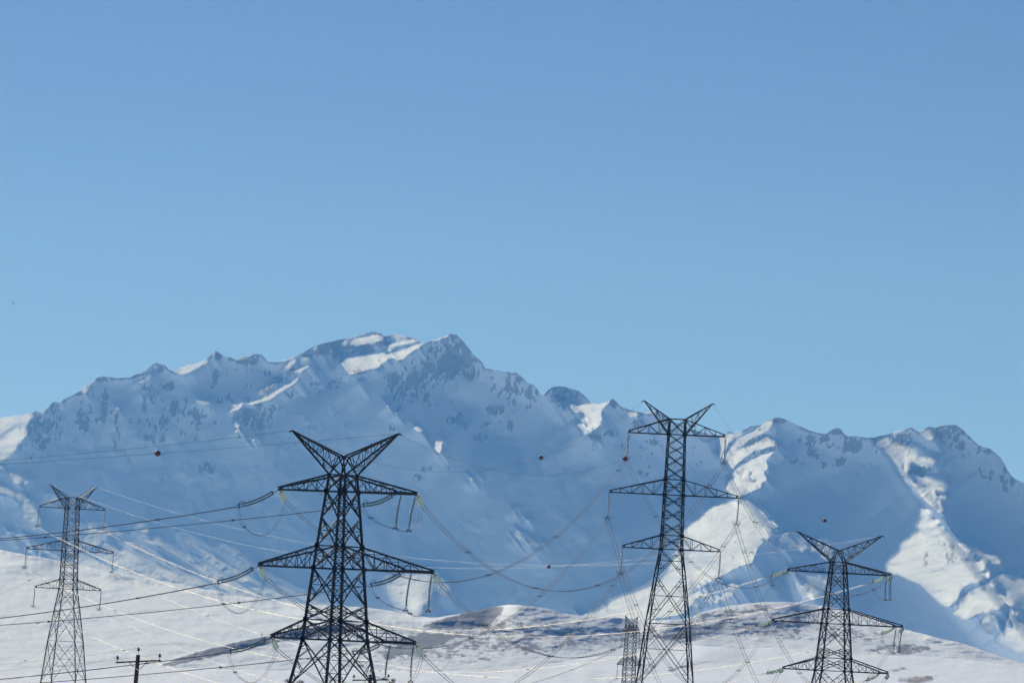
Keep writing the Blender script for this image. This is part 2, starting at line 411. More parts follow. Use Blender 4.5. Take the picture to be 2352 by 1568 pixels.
# ---- where the sun reaches the face: (crop, outline, edge softness, strength)
LIT = [
 ('M1', [(-300, 735), (0, 712), (215, 682), (228, 690), (190, 735), (160, 770), (185, 810), (165, 835), (60, 965), (15, 995), (-300, 1000)], 1, .8),
 ('M1', [(270, 672), (318, 645), (310, 655), (290, 675)], 1, .9),
 ('M1', [(1175, 408), (1200, 385), (1265, 360), (1330, 340), (1380, 320), (1400, 330), (1340, 365), (1270, 405), (1230, 412)], 1, 1),
 ('M1', [(1430, 275), (1445, 262), (1450, 300), (1425, 330)], 1, .4),
 ('M1', [(1590, 320), (1680, 288), (1650, 312)], 1, .7),
 ('M1', [(1870, 332), (1985, 297), (1960, 312), (1900, 330)], 1, .8),
 ('M1', [(1910, 388), (1975, 315), (1990, 320), (1950, 380)], 1, .7),
 ('M1', [(2015, 310), (2090, 320), (2060, 335)], 2, .4),
 ('M1', [(1640, 617), (1760, 585), (1870, 520), (1960, 475), (2010, 420), (2000, 400), (1940, 410), (2060, 362), (2092, 358), (2060, 375), (2015, 410), (1995, 475), (1920, 515), (1800, 592), (1700, 620)], 0, 1),
 ('M1', [(1740, 540), (1860, 480), (1850, 495), (1760, 550)], 1, .4),
 ('M1', [(1310, 597), (1360, 600), (1425, 615), (1380, 614)], 1, .8),
 ('M1', [(1560, 627), (1635, 610), (1625, 638), (1560, 670), (1545, 665), (1590, 640)], 0, .9),
 ('M1', [(1570, 808), (1600, 780), (1575, 742), (1610, 755), (1608, 780), (1618, 795)], 0, 1),
 ('M1', [(1700, 855), (1715, 855), (1718, 870), (1705, 870)], 0, .9),
 ('M1', [(540, 528), (575, 495), (605, 480), (580, 520), (565, 547)], 1, .7),
 ('M1', [(905, 465), (1000, 420), (1010, 440), (960, 470)], 2, .35),
 ('M1', [(960, 525), (985, 530), (975, 560)], 1, .5), ('M1', [(785, 640), (800, 648), (795, 665)], 1, .5),
 ('M1', [(60, 1085), (100, 1100), (150, 1128), (110, 1142)], 2, .8), ('M1', [(-60, 1150), (60, 1200), (150, 1255), (60, 1215), (-60, 1180)], 2, .7),
 ('M1', [(-60, 1040), (40, 1050), (10, 1060)], 2, .5), ('M1', [(165, 1130), (195, 1140), (175, 1160)], 2, .5),
 ('M2', [(618, 340), (640, 315), (730, 300), (900, 275), (910, 290), (1000, 265), (1060, 240), (1110, 220), (1170, 210), (1130, 245), (1060, 290), (1040, 312), (985, 330), (990, 310), (940, 310), (850, 378), (800, 385), (690, 418), (665, 418), (640, 380)], 0, 1.1),
 ('M2', [(665, 222), (700, 178), (780, 167), (850, 150), (900, 165), (890, 187), (800, 212), (720, 222)], 0, .9),
 ('M2', [(925, 257), (930, 230), (1000, 195), (1100, 180), (1135, 190), (1060, 208), (980, 227), (950, 257)], 0, .9),
 ('M2', [(960, 160), (1000, 152), (1060, 172), (1000, 190)], 1, .6),
 ('M2', [(620, 215), (660, 180), (690, 172), (640, 222)], 1, .5),
 ('M2', [(1200, 202), (1260, 180), (1345, 153), (1330, 168), (1260, 188)], 0, .8),
 ('M2', [(410, 250), (450, 228), (460, 235), (430, 250)], 0, .8), ('M2', [(490, 205), (560, 190), (540, 205)], 0, .7),
 ('M2', [(1095, 768), (1130, 770), (1162, 795), (1150, 807), (1110, 787)], 0, 1.1),
 ('M2', [(1248, 902), (1255, 875), (1295, 870), (1290, 917), (1278, 949), (1250, 922)], 0, 1.1),
 ('M2', [(915, 630), (935, 628), (930, 641)], 0, .9), ('M2', [(975, 668), (998, 680), (985, 692)], 0, .9), ('M2', [(735, 468), (748, 470), (742, 478)], 0, .7),
 ('M2', [(1485, 1115), (1500, 1110), (1512, 1130), (1490, 1137)], 0, .7),
 ('M2', [(2010, 530), (2030, 520), (2025, 548)], 0, .6),
 ('M3', [(545, 432), (600, 440), (680, 430), (740, 424), (760, 432), (820, 412), (875, 387), (850, 420), (800, 470), (790, 510), (805, 535), (780, 570), (800, 580), (750, 620), (690, 660), (665, 664), (650, 625), (605, 595), (660, 570), (640, 545), (680, 520), (660, 490), (600, 492), (560, 455)], 0, 1.1),
 ('M3', [(1005, 495), (1080, 500), (1070, 530), (1020, 515)], 1, .8), ('M3', [(1130, 492), (1200, 472), (1228, 482), (1160, 494)], 1, .8),
 ('M3', [(1560, 670), (1640, 655), (1700, 670), (1620, 700)], 3, .45),
 ('M3', [(1770, 667), (1870, 642), (1905, 660), (1850, 690), (1790, 725), (1760, 790), (1740, 850), (1715, 850), (1735, 780), (1725, 690)], 0, 1),
 ('M3', [(1880, 690), (1990, 640), (2090, 562), (2145, 545), (2130, 590), (2105, 640), (2030, 665), (1920, 735), (1850, 785), (1800, 870), (1770, 850), (1800, 780)], 0, .95),
 ('M3', [(2090, 680), (2150, 720), (2175, 752), (2085, 770), (1990, 795), (1890, 865), (1820, 930), (1790, 880), (1850, 800), (1930, 760), (2030, 715)], 0, 1.1),
 ('M3', [(2155, 800), (2120, 832), (2090, 870), (2097, 930), (2068, 960), (2092, 1010), (2050, 1050), (2040, 1082), (1970, 1110), (1900, 1142), (1860, 1162), (1830, 1145), (1772, 1082), (1812, 1030), (1842, 1000), (1835, 955), (1900, 900), (2000, 850), (2080, 815)], 0, 1.1),
 ('D', [(1570, 1223), (1588, 1205), (1608, 1194), (1629, 1170), (1655, 1161), (1696, 1147), (1717, 1150), (1734, 1164), (1761, 1182), (1767, 1194), (1787, 1208), (1784, 1220), (1764, 1229), (1786, 1206), (1780, 1224), (1757, 1244), (1742, 1256), (1730, 1291), (1706, 1298), (1685, 1310), (1660, 1322), (1612, 1346), (1580, 1366), (1599, 1372), (1572, 1410), (1478, 1426), (1330, 1416), (1370, 1405), (1397, 1389), (1419, 1373), (1456, 1362), (1497, 1344), (1526, 1325), (1548, 1282)], 0, 1.1),
 ('D', [(1580, 1366), (1640, 1352), (1700, 1348), (1660, 1372), (1600, 1392)], 5, .45),
 ('M4', [(1200, 345), (1250, 310), (1290, 300), (1310, 340), (1390, 360), (1500, 395), (1510, 420), (1490, 450), (1560, 455), (1640, 475), (1640, 510), (1600, 530), (1540, 510), (1490, 480), (1440, 540), (1430, 590), (1500, 605), (1620, 620), (1720, 660), (1745, 710), (1640, 720), (1740, 770), (1700, 800), (1720, 850), (1690, 870), (1600, 800), (1520, 750), (1440, 640), (1390, 550), (1340, 470), (1280, 400), (1270, 370), (1220, 362)], 2, .8),
 ('M4', [(1320, 255), (1420, 235), (1380, 262), (1330, 285)], 1, .6),
 ('M4', [(1535, 250), (1600, 245), (1640, 270), (1620, 315), (1570, 280)], 2, .7),
 ('D', [(2120, 1168), (2143, 1176), (2146, 1194), (2160, 1194), (2170, 1215), (2187, 1232), (2205, 1250), (2226, 1259), (2264, 1273), (2293, 1282), (2302, 1291), (2284, 1295), (2267, 1291), (2261, 1297), (2275, 1311), (2270, 1326), (2240, 1338), (2215, 1346), (2205, 1360), (2196, 1378), (2178, 1393), (2156, 1382), (2135, 1361), (2114, 1342), (2068, 1320), (2040, 1313), (2037, 1300), (2047, 1285), (2070, 1267), (2073, 1250), (2102, 1229), (2117, 1221), (2108, 1207), (2120, 1194), (2115, 1180)], 1, 1),
 ('C5', [(1520, 850), (1640, 740), (1720, 680), (1900, 600), (1960, 550), (2030, 510), (2240, 575), (2500, 640), (2500, 700), (2236, 720), (2100, 770), (1900, 840), (1750, 880), (1650, 920), (1580, 885)], 3, .9),
 ('C5', [(2500, 720), (2236, 790), (2130, 840), (2110, 960), (2060, 1090), (1980, 1125), (2060, 1180), (2236, 1260), (2600, 1400), (2800, 1400), (2800, 800)], 4, .8),
 ('C5', [(1830, 980), (1900, 900), (1960, 960), (1930, 1060)], 6, .35),
 ('C4', [(510, 560), (830, 600), (800, 700), (760, 760), (620, 815), (560, 690)], 2, .75),
 ('C4', [(400, 250), (520, 210), (640, 300), (560, 350), (440, 300)], 6, .4), ('C4', [(700, 290), (830, 280), (850, 420), (720, 360)], 6, .35),
 ('A', [(1090, 1000), (1130, 955), (1200, 945), (1350, 950), (1330, 1010), (1300, 1100), (1240, 1180), (1170, 1160), (1120, 1060)], 6, .75),
 ('A', [(1350, 990), (1400, 990), (1450, 1040), (1420, 1050)], 6, .35),
 ('M3', [(215, 1335), (245, 1350), (225, 1355)], 0, .6), ('M3', [(105, 1262), (120, 1268), (110, 1272)], 0, .5),
 # wind-streaked snow low on the left
 ('R2', [(140, 520), (200, 535), (190, 590), (235, 640), (185, 655), (150, 580)], 5, .4),
 ('R2', [(250, 478), (340, 500), (320, 506)], 3, .6), ('R2', [(80, 480), (140, 500), (120, 505)], 3, .7),
 ('R2', [(430, 690), (600, 680), (700, 790), (690, 835), (735, 850), (600, 810), (480, 740)], 8, .5),
 ('R2', [(790, 655), (830, 660), (865, 690), (830, 680)], 3, .7), ('R2', [(860, 785), (1000, 795), (960, 815), (900, 805)], 4, .7),
 ('R2', [(700, 745), (1160, 940), (1160, 955), (760, 800)], 4, .4), ('R2', [(560, 780), (800, 860), (1000, 980), (1160, 1010), (900, 960), (640, 860)], 6, .35),
 ('D', [(470, 1262), (560, 1300), (640, 1362), (560, 1330), (480, 1290)], 6, .45), ('D', [(350, 1260), (450, 1305), (560, 1362), (420, 1320), (330, 1275)], 5, .5),
 ('D', [(400, 1222), (440, 1238), (520, 1290), (470, 1268)], 3, .4), ('D', [(300, 1225), (360, 1240), (470, 1310), (430, 1298)], 3, .45), ('D', [(240, 1228), (300, 1244), (420, 1330), (360, 1310)], 4, .4), ('D', [(560, 1290), (600, 1312), (700, 1376), (640, 1350)], 4, .35), ('D', [(500, 1250), (530, 1262), (600, 1310), (560, 1292)], 3, .3), ('D', [(0, 1225), (60, 1238), (180, 1285), (100, 1270)], 4, .4),
 ('D', [(60, 1262), (240, 1285), (450, 1322), (640, 1365), (760, 1385), (760, 1400), (640, 1400), (450, 1362), (240, 1325), (60, 1285)], 8, .75), ('D', [(240, 1235), (450, 1300), (640, 1362), (640, 1380), (450, 1345), (240, 1300)], 12, .45),
 ('D', [(620, 1330), (720, 1378), (700, 1390), (600, 1360)], 7, .35),
 ('D', [(1190, 1225), (1240, 1258), (1235, 1262), (1185, 1232)], 4, .25),
]
UNLIT = [
 ('M1', [(-300, 815), (0, 800), (100, 762), (170, 737), (192, 738), (130, 778), (50, 806), (-300, 830)], 1, .9),
 ('M1', [(-300, 830), (0, 815), (60, 800), (40, 850), (0, 890), (-300, 900)], 2, .8),
 ('M1', [(20, 725), (110, 715), (190, 708), (100, 725)], 1, .5),
 ('M2', [(730, 335), (800, 310), (790, 322), (745, 345)], 1, .6), ('M2', [(700, 365), (800, 340), (780, 352)], 1, .5),
 ('M2', [(900, 300), (960, 290), (920, 312)], 1, .6),
 ('M3', [(1940, 980), (1970, 945), (1978, 975), (1950, 988)], 0, 1), ('M3', [(1968, 1032), (2012, 1010), (2000, 1042)], 0, .9),
 ('M4', [(1490, 480), (1530, 508), (1600, 530), (1660, 570), (1620, 605), (1500, 600), (1430, 585), (1440, 535)], 2, .8),
 ('M4', [(1620, 700), (1700, 705), (1770, 740), (1680, 750)], 2, .7),
 ('C5', [(1840, 380), (1900, 372), (1990, 380), (1900, 410)], 2, .7), ('C5', [(1700, 290), (1800, 300), (1760, 360), (1690, 400)], 7, .5), ('C5', [(1640, 470), (1800, 400), (1880, 480), (1700, 600)], 8, .45),
]
_lm = np.zeros(RUU.shape)
for c, pts, k, st in LIT:
    a = fill([cv(c, x, y) for x, y in pts]) * st
    if k: a = blur(a, k)
    _lm = np.maximum(_lm, a)
for c, pts, k, st in UNLIT:
    a = fill([cv(c, x, y) for x, y in pts]) * st
    if k: a = blur(a, k)
    _lm = _lm * (1 - a)

ROCK = [('M1', 1080, 740, 80, 60), ('M1', 1170, 650, 40, 50), ('M1', 1330, 720, 60, 70), ('M1', 1130, 490, 40, 30), ('M1', 970, 600, 16, 90), ('M1', 700, 640, 25, 120, .8),
 ('M1', 790, 760, 24, 90), ('M1', 740, 850, 60, 30, .8), ('M1', 1080, 850, 120, 30, .9), ('M1', 1460, 740, 30, 20), ('M1', 1380, 1040, 70, 50, .9), ('M1', 1720, 730, 60, 70), ('M1', 1680, 700, 120, 60),
 ('M1', 1800, 640, 90, 50, .9), ('M1', 560, 740, 50, 80, .7), ('M1', 240, 740, 60, 60), ('M1', 380, 800, 40, 60, .7), ('M1', 280, 880, 70, 60, .8), ('M1', 1860, 460, 120, 26, 1, -33),
 ('M1', 1450, 430, 25, 50), ('M1', 1660, 320, 60, 24), ('M1', 1500, 590, 50, 25), ('M1', 840, 980, 16, 50, .7), ('M1', 1230, 820, 25, 20), ('M1', 1920, 910, 80, 40, .7), ('M1', 2080, 780, 50, 30, .7),
 ('M1', 1050, 370, 50, 30), ('M1', 900, 1080, 24, 40, .6), ('M1', 690, 450, 40, 16), ('M1', 520, 540, 40, 16), ('M1', 360, 620, 40, 16), ('M1', 1800, 400, 30, 30, .7), ('M1', 1090, 1110, 40, 50, .6), ('M1', 1450, 290, 40, 24), ('M1', 1600, 830, 50, 20, .8),
 ('M1', 420, 590, 20, 16, .9), ('M1', 770, 900, 16, 60, .7), ('M1', 600, 1060, 40, 14, .6), ('M1', 1480, 990, 20, 14, .8), ('M1', 1240, 600, 18, 30, .8),
 ('M2', 560, 240, 150, 44, 1.1), ('M2', 400, 275, 80, 22, 1), ('M2', 780, 240, 70, 30, 1.1), ('M2', 870, 215, 60, 16, 1), ('M2', 1380, 270, 130, 110, 1.1), ('M2', 1300, 400, 130, 60, 1), ('M2', 1480, 400, 60, 40, .9), ('M2', 1500, 330, 60, 60, .8), ('M2', 1080, 480, 190, 110, .72),
 ('M2', 1050, 560, 120, 55, .9), ('M2', 1170, 570, 50, 40), ('M2', 960, 470, 40, 60), ('M2', 440, 480, 40, 18), ('M2', 560, 490, 50, 30, .9), ('M2', 1780, 480, 80, 80, .8), ('M2', 1890, 530, 50, 50, .9),
 ('M2', 2060, 570, 60, 34, .7), ('M2', 1650, 650, 50, 40), ('M2', 1400, 720, 90, 50, .8), ('M2', 1580, 780, 36, 60, .8), ('M2', 960, 770, 30, 30, .8), ('M2', 1540, 830, 60, 40, .8), ('M2', 1740, 760, 16, 40, .8),
 ('M2', 2140, 540, 110, 50, .42), ('M2', 1190, 1050, 40, 26, .8), ('M2', 1130, 1110, 50, 30, .8), ('M2', 1330, 1040, 24, 40, .7), ('M2', 1310, 960, 20, 50, .7), ('M2', 60, 700, 40, 50), ('M2', 110, 670, 40, 30), ('M2', 210, 640, 40, 25), ('M2', 570, 680, 50, 20, .7), ('M2', 1050, 740, 20, 15, .8),
 ('M2', 1240, 870, 10, 40, .6), ('M2', 740, 395, 40, 18, .9), ('M2', 30, 320, 40, 30, .9),
 ('M3', 80, 600, 24, 50, .8), ('M3', 885, 420, 40, 36, 1.1), ('M3', 730, 680, 60, 22), ('M3', 860, 650, 60, 26, .8), ('M3', 1120, 970, 60, 34, .8), ('M3', 1180, 720, 60, 26, .8), ('M3', 1560, 890, 28, 30, .8), ('M3', 760, 960, 40, 60, .6),
 ('M3', 1080, 580, 50, 36, .8), ('M3', 950, 760, 60, 26, .8), ('M3', 1170, 920, 40, 26, .7), ('M3', 2180, 552, 70, 20, 1), ('M3', 1960, 615, 40, 18), ('M3', 1850, 690, 30, 14), ('M3', 700, 960, 40, 100, .5),
 ('M4', 440, 155, 70, 24, 1), ('M4', 240, 225, 70, 24, 1), ('M4', 885, 245, 45, 25, 1.1), ('M4', 690, 320, 50, 80, .8), ('M4', 1010, 350, 70, 60, .9), ('M4', 790, 300, 40, 30, .9), ('M4', 910, 480, 36, 40), ('M4', 780, 510, 24, 30, .8), ('M4', 690, 400, 40, 40, .8),
 ('M4', 1390, 310, 90, 50, 1), ('M4', 1700, 255, 90, 30, 1), ('M4', 1810, 260, 90, 70, 1), ('M4', 1860, 350, 50, 36, .9), ('M4', 1980, 390, 36, 26, .8), ('M4', 1750, 340, 60, 26, .8), ('M4', 2230, 660, 50, 70, .8), ('M4', 2180, 600, 26, 40, .8), ('M4', 2040, 600, 40, 16, .6), ('M4', 2080, 400, 60, 30, .7), ('M4', 2200, 520, 30, 60, .7),
 ('M4', 1540, 560, 110, 46, 1), ('M4', 1690, 720, 70, 26, .9), ('M4', 200, 570, 25, 20), ('M4', 240, 630, 40, 14), ('M4', 160, 735, 60, 26, 1, -25), ('M4', 230, 325, 150, 24, 1, -20), ('M4', 300, 400, 120, 22, 1, -20), ('M4', 540, 470, 60, 34, .7), ('M4', 560, 700, 40, 20, .4),
 ('M4', 1785, 1190, 50, 85, 1.1), ('M4', 1580, 1230, 36, 70, .9), ('M4', 1600, 1350, 50, 90, .9), ('M4', 1710, 1120, 50, 30, .9), ('M4', 1660, 1010, 30, 50, .7), ('M4', 120, 1110, 60, 18, .8), ('M4', 190, 1200, 70, 26, .8), ('M4', 430, 1010, 50, 24, .9), ('M4', 340, 1090, 40, 24, .8), ('M4', 60, 1240, 60, 30, .7), ('M4', 1830, 1200, 20, 60, .8),
 ('C4', 680, 610, 40, 30, .8), ('C4', 690, 730, 26, 20, .8), ('C4', 740, 610, 20, 30, .7), ('C4', 590, 430, 60, 40, .5),
]
rock_raster = blobs(ROCK)

# ------------------------------------------------------------------ the mountain
def mountain():
    sx, sy, sz = sun_dir @ rt, sun_dir @ fw, sun_dir @ up
    vx, vy = W / 2 + FP * sx / sy, H / 2 - FP * sz / sy           # where the sun stands, in survey pixels
    cu = np.array([-330, -330, 2680, 2680.]); cvv = np.array([740, 1560, 740, 1560.])
    th = np.arctan2(cvv - vy, cu - vx); rr = np.hypot(cu - vx, cvv - vy)
    rm = rr.mean()
    T = np.arange(th.min(), th.max(), 2.0 / rm); R = np.arange(rr.min(), rr.max(), 2.0)
    RR, TT = np.meshgrid(R, T)
    U = vx + RR * np.cos(TT); Vv = vy + RR * np.sin(TT)
    wu = 3.4 * fbm(U / 13, Vv / 13, 5, 21, 0.62); wv = 3.4 * fbm(U / 13, Vv / 13, 5, 45, 0.62)
    L = sample(_lm, U + wu, Vv + wv)
    inside = (U > RU[0]) & (U < RU[-1]) & (Vv > RV[0]) & (Vv < RV[-1])
    L = np.where(inside, L, 0)
    low = np.clip((Vv - 1190) / 60, 0, 1) * np.clip((820 - U) / 100, 0, 1)
    streak = np.clip(0.55 + 1.5 * fbm((U * .86 + Vv * .5) / 170, (Vv * .86 - U * .5) / 9, 4, 301, 0.6), 0, 1.3)
    L = L * (1 - low) + L * low * streak
    L[L < 0.04] = 0
    below = Vv > skyline(U)                                        # under the crest
    L = L * below
    D0 = 20000.0
    r_ref = math.hypot(W / 2 - vx, 900 - vy)
    step = 2.0 * D0 / FP
    g = 1.5 * L * (0.9 + 0.35 * fbm(U / 120, Vv / 90, 2, 3))
    Mx = np.cumsum(g * step, axis=1)
    # inside a sunlit patch neighbouring strips agree with each other
    din = np.where(L > 0, 50.0, 0.0)
    for k in (1, 1, 2, 2, 4, 4, 8):
        for ax in (0, 1):
            a = np.roll(din, k, ax) + k; b = np.roll(din, -k, ax) + k
            din = np.minimum(din, np.minimum(a, b))
    Mx = Mx + np.clip((din - 1) / 6, 0, 1) * (boxblur(boxblur(Mx, 4, 0), 4, 0) - Mx)
    Mx = Mx + np.clip((din - 6) / 14, 0, 1) * (boxblur(boxblur(Mx, 11, 0), 11, 0) - Mx)
    Mx = np.maximum.accumulate(Mx, axis=1)
    # sunlit summits stand further back, so that the face below them stays even
    jc = np.clip(np.argmax(Vv > 1120, axis=1), 0, len(R) - 1)
    anchor = Mx[np.arange(len(T)), jc][:, None]
    for _ in range(2): anchor = boxblur(anchor, 5, 0)
    Mx = Mx - anchor
    # distance (cells) from sunlit snow or from open sky
    free = (L > 0) | (~below)
    dist = np.where(free, 0.0, 200.0)
    for _ in range(2):
        for k in (1, 1, 1, 2, 2, 4, 4, 8, 8, 16, 16, 32, 32):
            for ax in (0, 1):
                a = np.roll(dist, k, ax) + k; b = np.roll(dist, -k, ax) + k
                if ax == 0: a[:k] = 999; b[-k:] = 999
                else: a[:, :k] = 999; b[:, -k:] = 999
                dist = np.minimum(dist, np.minimum(a, b))
    S = np.clip(dist / 16.0, 0, 1); S = S * S * (3 - 2 * S)
    S2 = 1 - np.exp(-dist / 60.0)
    S2 = blur(S2, 9) * np.clip(dist / 6.0, 0, 1)
    G = minfilt(Mx, 60, 0)
    for _ in range(2): G = boxblur(G, 28, 0)
    G = np.minimum(G, Mx)
    big = ridged(U / 190 + Vv / 500, Vv / 260 - U / 600, 3, 2)
    mid = ridged(U / 60 + Vv / 120, Vv / 100, 3, 31)
    fine = fbm(U / 17, Vv / 20, 5, 57, 0.6)
    gully = ridged(U / 11 + Vv / 60, Vv / 48, 3, 131)
    rockm = np.clip(sample(blur(rock_raster, 3), U, Vv), 0, 1)
    crag = ridged(U / 9 + Vv / 30, Vv / 13, 4, 231, 0.6)
    relief = 22 * big + 9 * mid + 7 * fine + 9 * rockm * crag + 4.0 * gully * np.clip(1.2 - (Vv - 950) / 350, 0.25, 1)
    B = Mx * (1 - S) + G * S
    for j in range(1, B.shape[1]):                     # spurs below a sunlit patch run out gradually
        B[:, j] = np.where(below[:, j], np.maximum(B[:, j], B[:, j - 1] - 1.7), B[:, j])
    Bs = minfilt(B, 44, 0)
    for _ in range(2): Bs = boxblur(Bs, 21, 0)
    B = B + np.clip((dist - 3) / 70, 0, 1) * (np.minimum(Bs, B) - B)
    E = B - S2 * (54 - relief)
    lit_w = np.clip(din / 8, 0, 1)
    E += lit_w * (5.0 * fbm(U / 60 + Vv / 90, Vv / 24, 4, 63) + 2.6 * fbm(U / 14, Vv / 9, 4, 64, 0.6))
    # ---- mesh in columns from the crest to the foot
    us = np.arange(-310, 2660, 2.0); nr = 400
    sk = skyline(us)
    tt = np.linspace(0, 1, nr)
    foot = 1560.0
    UU = np.repeat(us[None, :], nr, 0); VV = sk[None, :] + (foot - sk[None, :]) * tt[:, None]
    th2 = np.arctan2(VV - vy, UU - vx); r2 = np.hypot(UU - vx, VV - vy)
    x = np.clip((r2 - R[0]) / 2.0, 0, len(R) - 1.001); y = np.clip((th2 - T[0]) / (T[1] - T[0]), 0, len(T) - 1.001)
    xi = x.astype(int); yi = y.astype(int); fx = x - xi; fy = y - yi
    Ei = (E[yi, xi] * (1 - fx) + E[yi, xi + 1] * fx) * (1 - fy) + (E[yi + 1, xi] * (1 - fx) + E[yi + 1, xi + 1] * fx) * fy
    D = D0 * r_ref / r2 * (1 - Ei / D0)
    P = at_arr(UU.ravel(), VV.ravel(), D.ravel())
    # the far side of the range
    nb = 8
    crest = P.reshape(nr, len(us), 3)[0]
    back = []
    for k in range(1, nb + 1):
        q = crest.copy(); f = k / nb
        q[:, 1] += 2600 * f; q[:, 2] = q[:, 2] * (1 - f) - 60 * f + 60 * math.sin(f * 9) * f * (1 - f)
        back.append(q)
    back = np.concatenate(back[::-1])
    P = np.concatenate([back, P])
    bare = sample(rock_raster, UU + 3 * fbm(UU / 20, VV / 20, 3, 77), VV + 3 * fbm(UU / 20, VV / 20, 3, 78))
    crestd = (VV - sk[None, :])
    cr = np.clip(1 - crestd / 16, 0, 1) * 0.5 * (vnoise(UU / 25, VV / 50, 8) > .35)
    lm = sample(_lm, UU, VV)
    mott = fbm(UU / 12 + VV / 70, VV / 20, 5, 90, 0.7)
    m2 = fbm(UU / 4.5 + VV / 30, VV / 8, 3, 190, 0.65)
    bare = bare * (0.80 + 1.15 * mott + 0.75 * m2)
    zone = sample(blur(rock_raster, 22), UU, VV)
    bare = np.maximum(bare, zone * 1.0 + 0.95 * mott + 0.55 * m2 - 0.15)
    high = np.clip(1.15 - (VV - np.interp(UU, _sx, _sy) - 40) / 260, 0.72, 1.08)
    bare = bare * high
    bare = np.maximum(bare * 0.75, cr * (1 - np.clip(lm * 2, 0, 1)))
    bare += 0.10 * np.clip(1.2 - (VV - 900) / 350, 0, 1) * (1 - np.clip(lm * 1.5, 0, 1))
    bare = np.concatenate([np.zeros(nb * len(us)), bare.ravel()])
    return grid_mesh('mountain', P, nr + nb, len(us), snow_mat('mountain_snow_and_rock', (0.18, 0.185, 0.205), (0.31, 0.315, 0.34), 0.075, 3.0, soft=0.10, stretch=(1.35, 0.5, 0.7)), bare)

def grid_mesh(name, P, nr, nc, mat, bare=None):
    me = bpy.data.meshes.new(name)
    nv = nr * nc; nf = (nr - 1) * (nc - 1)
    me.vertices.add(nv); me.vertices.foreach_set('co', P.astype(np.float32).ravel())
    i = np.arange(nr - 1)[:, None] * nc + np.arange(nc - 1)[None, :]
    quads = np.stack([i, i + nc, i + nc + 1, i + 1], -1).reshape(-1)
    me.loops.add(nf * 4); me.loops.foreach_set('vertex_index', quads.astype(np.int32))
    me.polygons.add(nf)
    me.polygons.foreach_set('loop_start', np.arange(0, nf * 4, 4, dtype=np.int32))
    try: me.polygons.foreach_set('loop_total', np.full(nf, 4, dtype=np.int32))
    except Exception: pass
    me.polygons.foreach_set('use_smooth', np.ones(nf, dtype=bool))
    me.update(calc_edges=True)
    if bare is not None:
        a = me.attributes.new('bare', 'FLOAT', 'POINT'); a.data.foreach_set('value', bare.astype(np.float32).ravel())
    me.materials.append(mat)
    o = bpy.data.objects.new(name, me); col.objects.link(o)
    return o

tag(mountain(), kind='structure')

# ------------------------------------------------------------------ foothills and snowfields in front of it
def hill_sheet(name, top, vbot, d0, alpha0, steep, scrub, amp, mat, nr=110, du=3.0, seed=1, jag=1.2, u0=-310, u1=2660, back=True, alo=4, ahi=42):
    """a slope: top outline (survey px), foot row vbot at distance d0, angle alpha0 (deg) steepened by the mask 'steep' and by noise"""
    us = np.arange(u0, u1, du); nc = len(us)
    tx = np.array([p[0] for p in top], float); ty = np.array([p[1] for p in top], float)
    tv = np.interp(us, tx, ty)
    k = 5; tv = np.convolve(np.pad(tv, k, mode='edge'), np.ones(2 * k + 1) / (2 * k + 1), 'valid')
    jg = jag * fbm(us / 30, us * 0 + seed, 4, seed) + 0.6 * jag * fbm(us / 6, us * 0 + seed, 3, seed + 4)
    t = np.linspace(0, 1, nr)[:, None]
    VV = vbot + (tv[None, :] - vbot) * t + jg[None, :] * t ** 14; UU = np.repeat(us[None, :], nr, 0)
    st = sample(steep, UU, VV) if steep is not None else np.zeros(UU.shape)
    V0 = vbot + (tv[None, :] - vbot) * t
    dz = np.abs(np.diff(V0, axis=0, prepend=V0[:1])) * d0 / FP
    base = 1 / math.tan(math.radians(alpha0))
    # the upper rim rolls over towards the light
    rim = np.clip((VV - tv[None, :]) / 5.0, 0, 1)
    st = np.clip(st * 0.66, 0, 1)
    al = np.radians(alpha0 + (40.0 - alpha0) * st)
    slope = 1 / np.tan(al) + (1 - rim) * base * 0.15
    D = np.cumsum(dz * slope, axis=0)
    mpx = d0 / FP
    for _ in range(2): D = boxblur(D, 7, 1)
    D = d0 + D + amp * mpx * (9 * fbm(UU / 150, VV / 26, 3, seed + 10) + 4.0 * fbm(UU / 40, VV / 12, 4, seed + 20) + 1.3 * fbm(UU / 12, VV / 5, 3, seed + 25))
    P = at_arr(UU.ravel(), VV.ravel(), D.ravel())
    b = sample(scrub, UU + 4 * fbm(UU / 22, VV / 9, 3, seed + 41), VV + 2 * fbm(UU / 22, VV / 9, 3, seed + 42)).ravel() if scrub is not None else np.zeros(UU.size)
    b = b * (0.78 + 0.5 * fbm(UU / 20, VV / 9, 5, seed + 50, 0.65)).ravel()
    b = np.where(b < 0.15, b - 0.22, b)
    rows = nr
    if back:
        crest = P.reshape(nr, nc, 3)[-1]
        q1 = crest.copy(); q1[:, 1] += 120; q1[:, 2] -= 6
        q2 = crest.copy(); q2[:, 1] += 420; q2[:, 2] -= 45
        P = np.concatenate([P, q1, q2]); b = np.concatenate([b, np.zeros(2 * nc)]); rows += 2
    # rows run from the foot upwards: flip so that faces look outwards
    P = P.reshape(rows, nc, 3)[::-1].reshape(-1, 3); b = b.reshape(rows, nc)[::-1].ravel()
    return tag(grid_mesh(name, P, rows, nc, mat, b), kind='structure')

def mask(lst):
    m_ = np.zeros(RUU.shape)
    for c, pts, k, st in lst:
        a = fill([cv(c, x, y) for x, y in pts]) * st
        if k: a = blur(a, k)
        m_ = np.maximum(m_, a)
    return m_

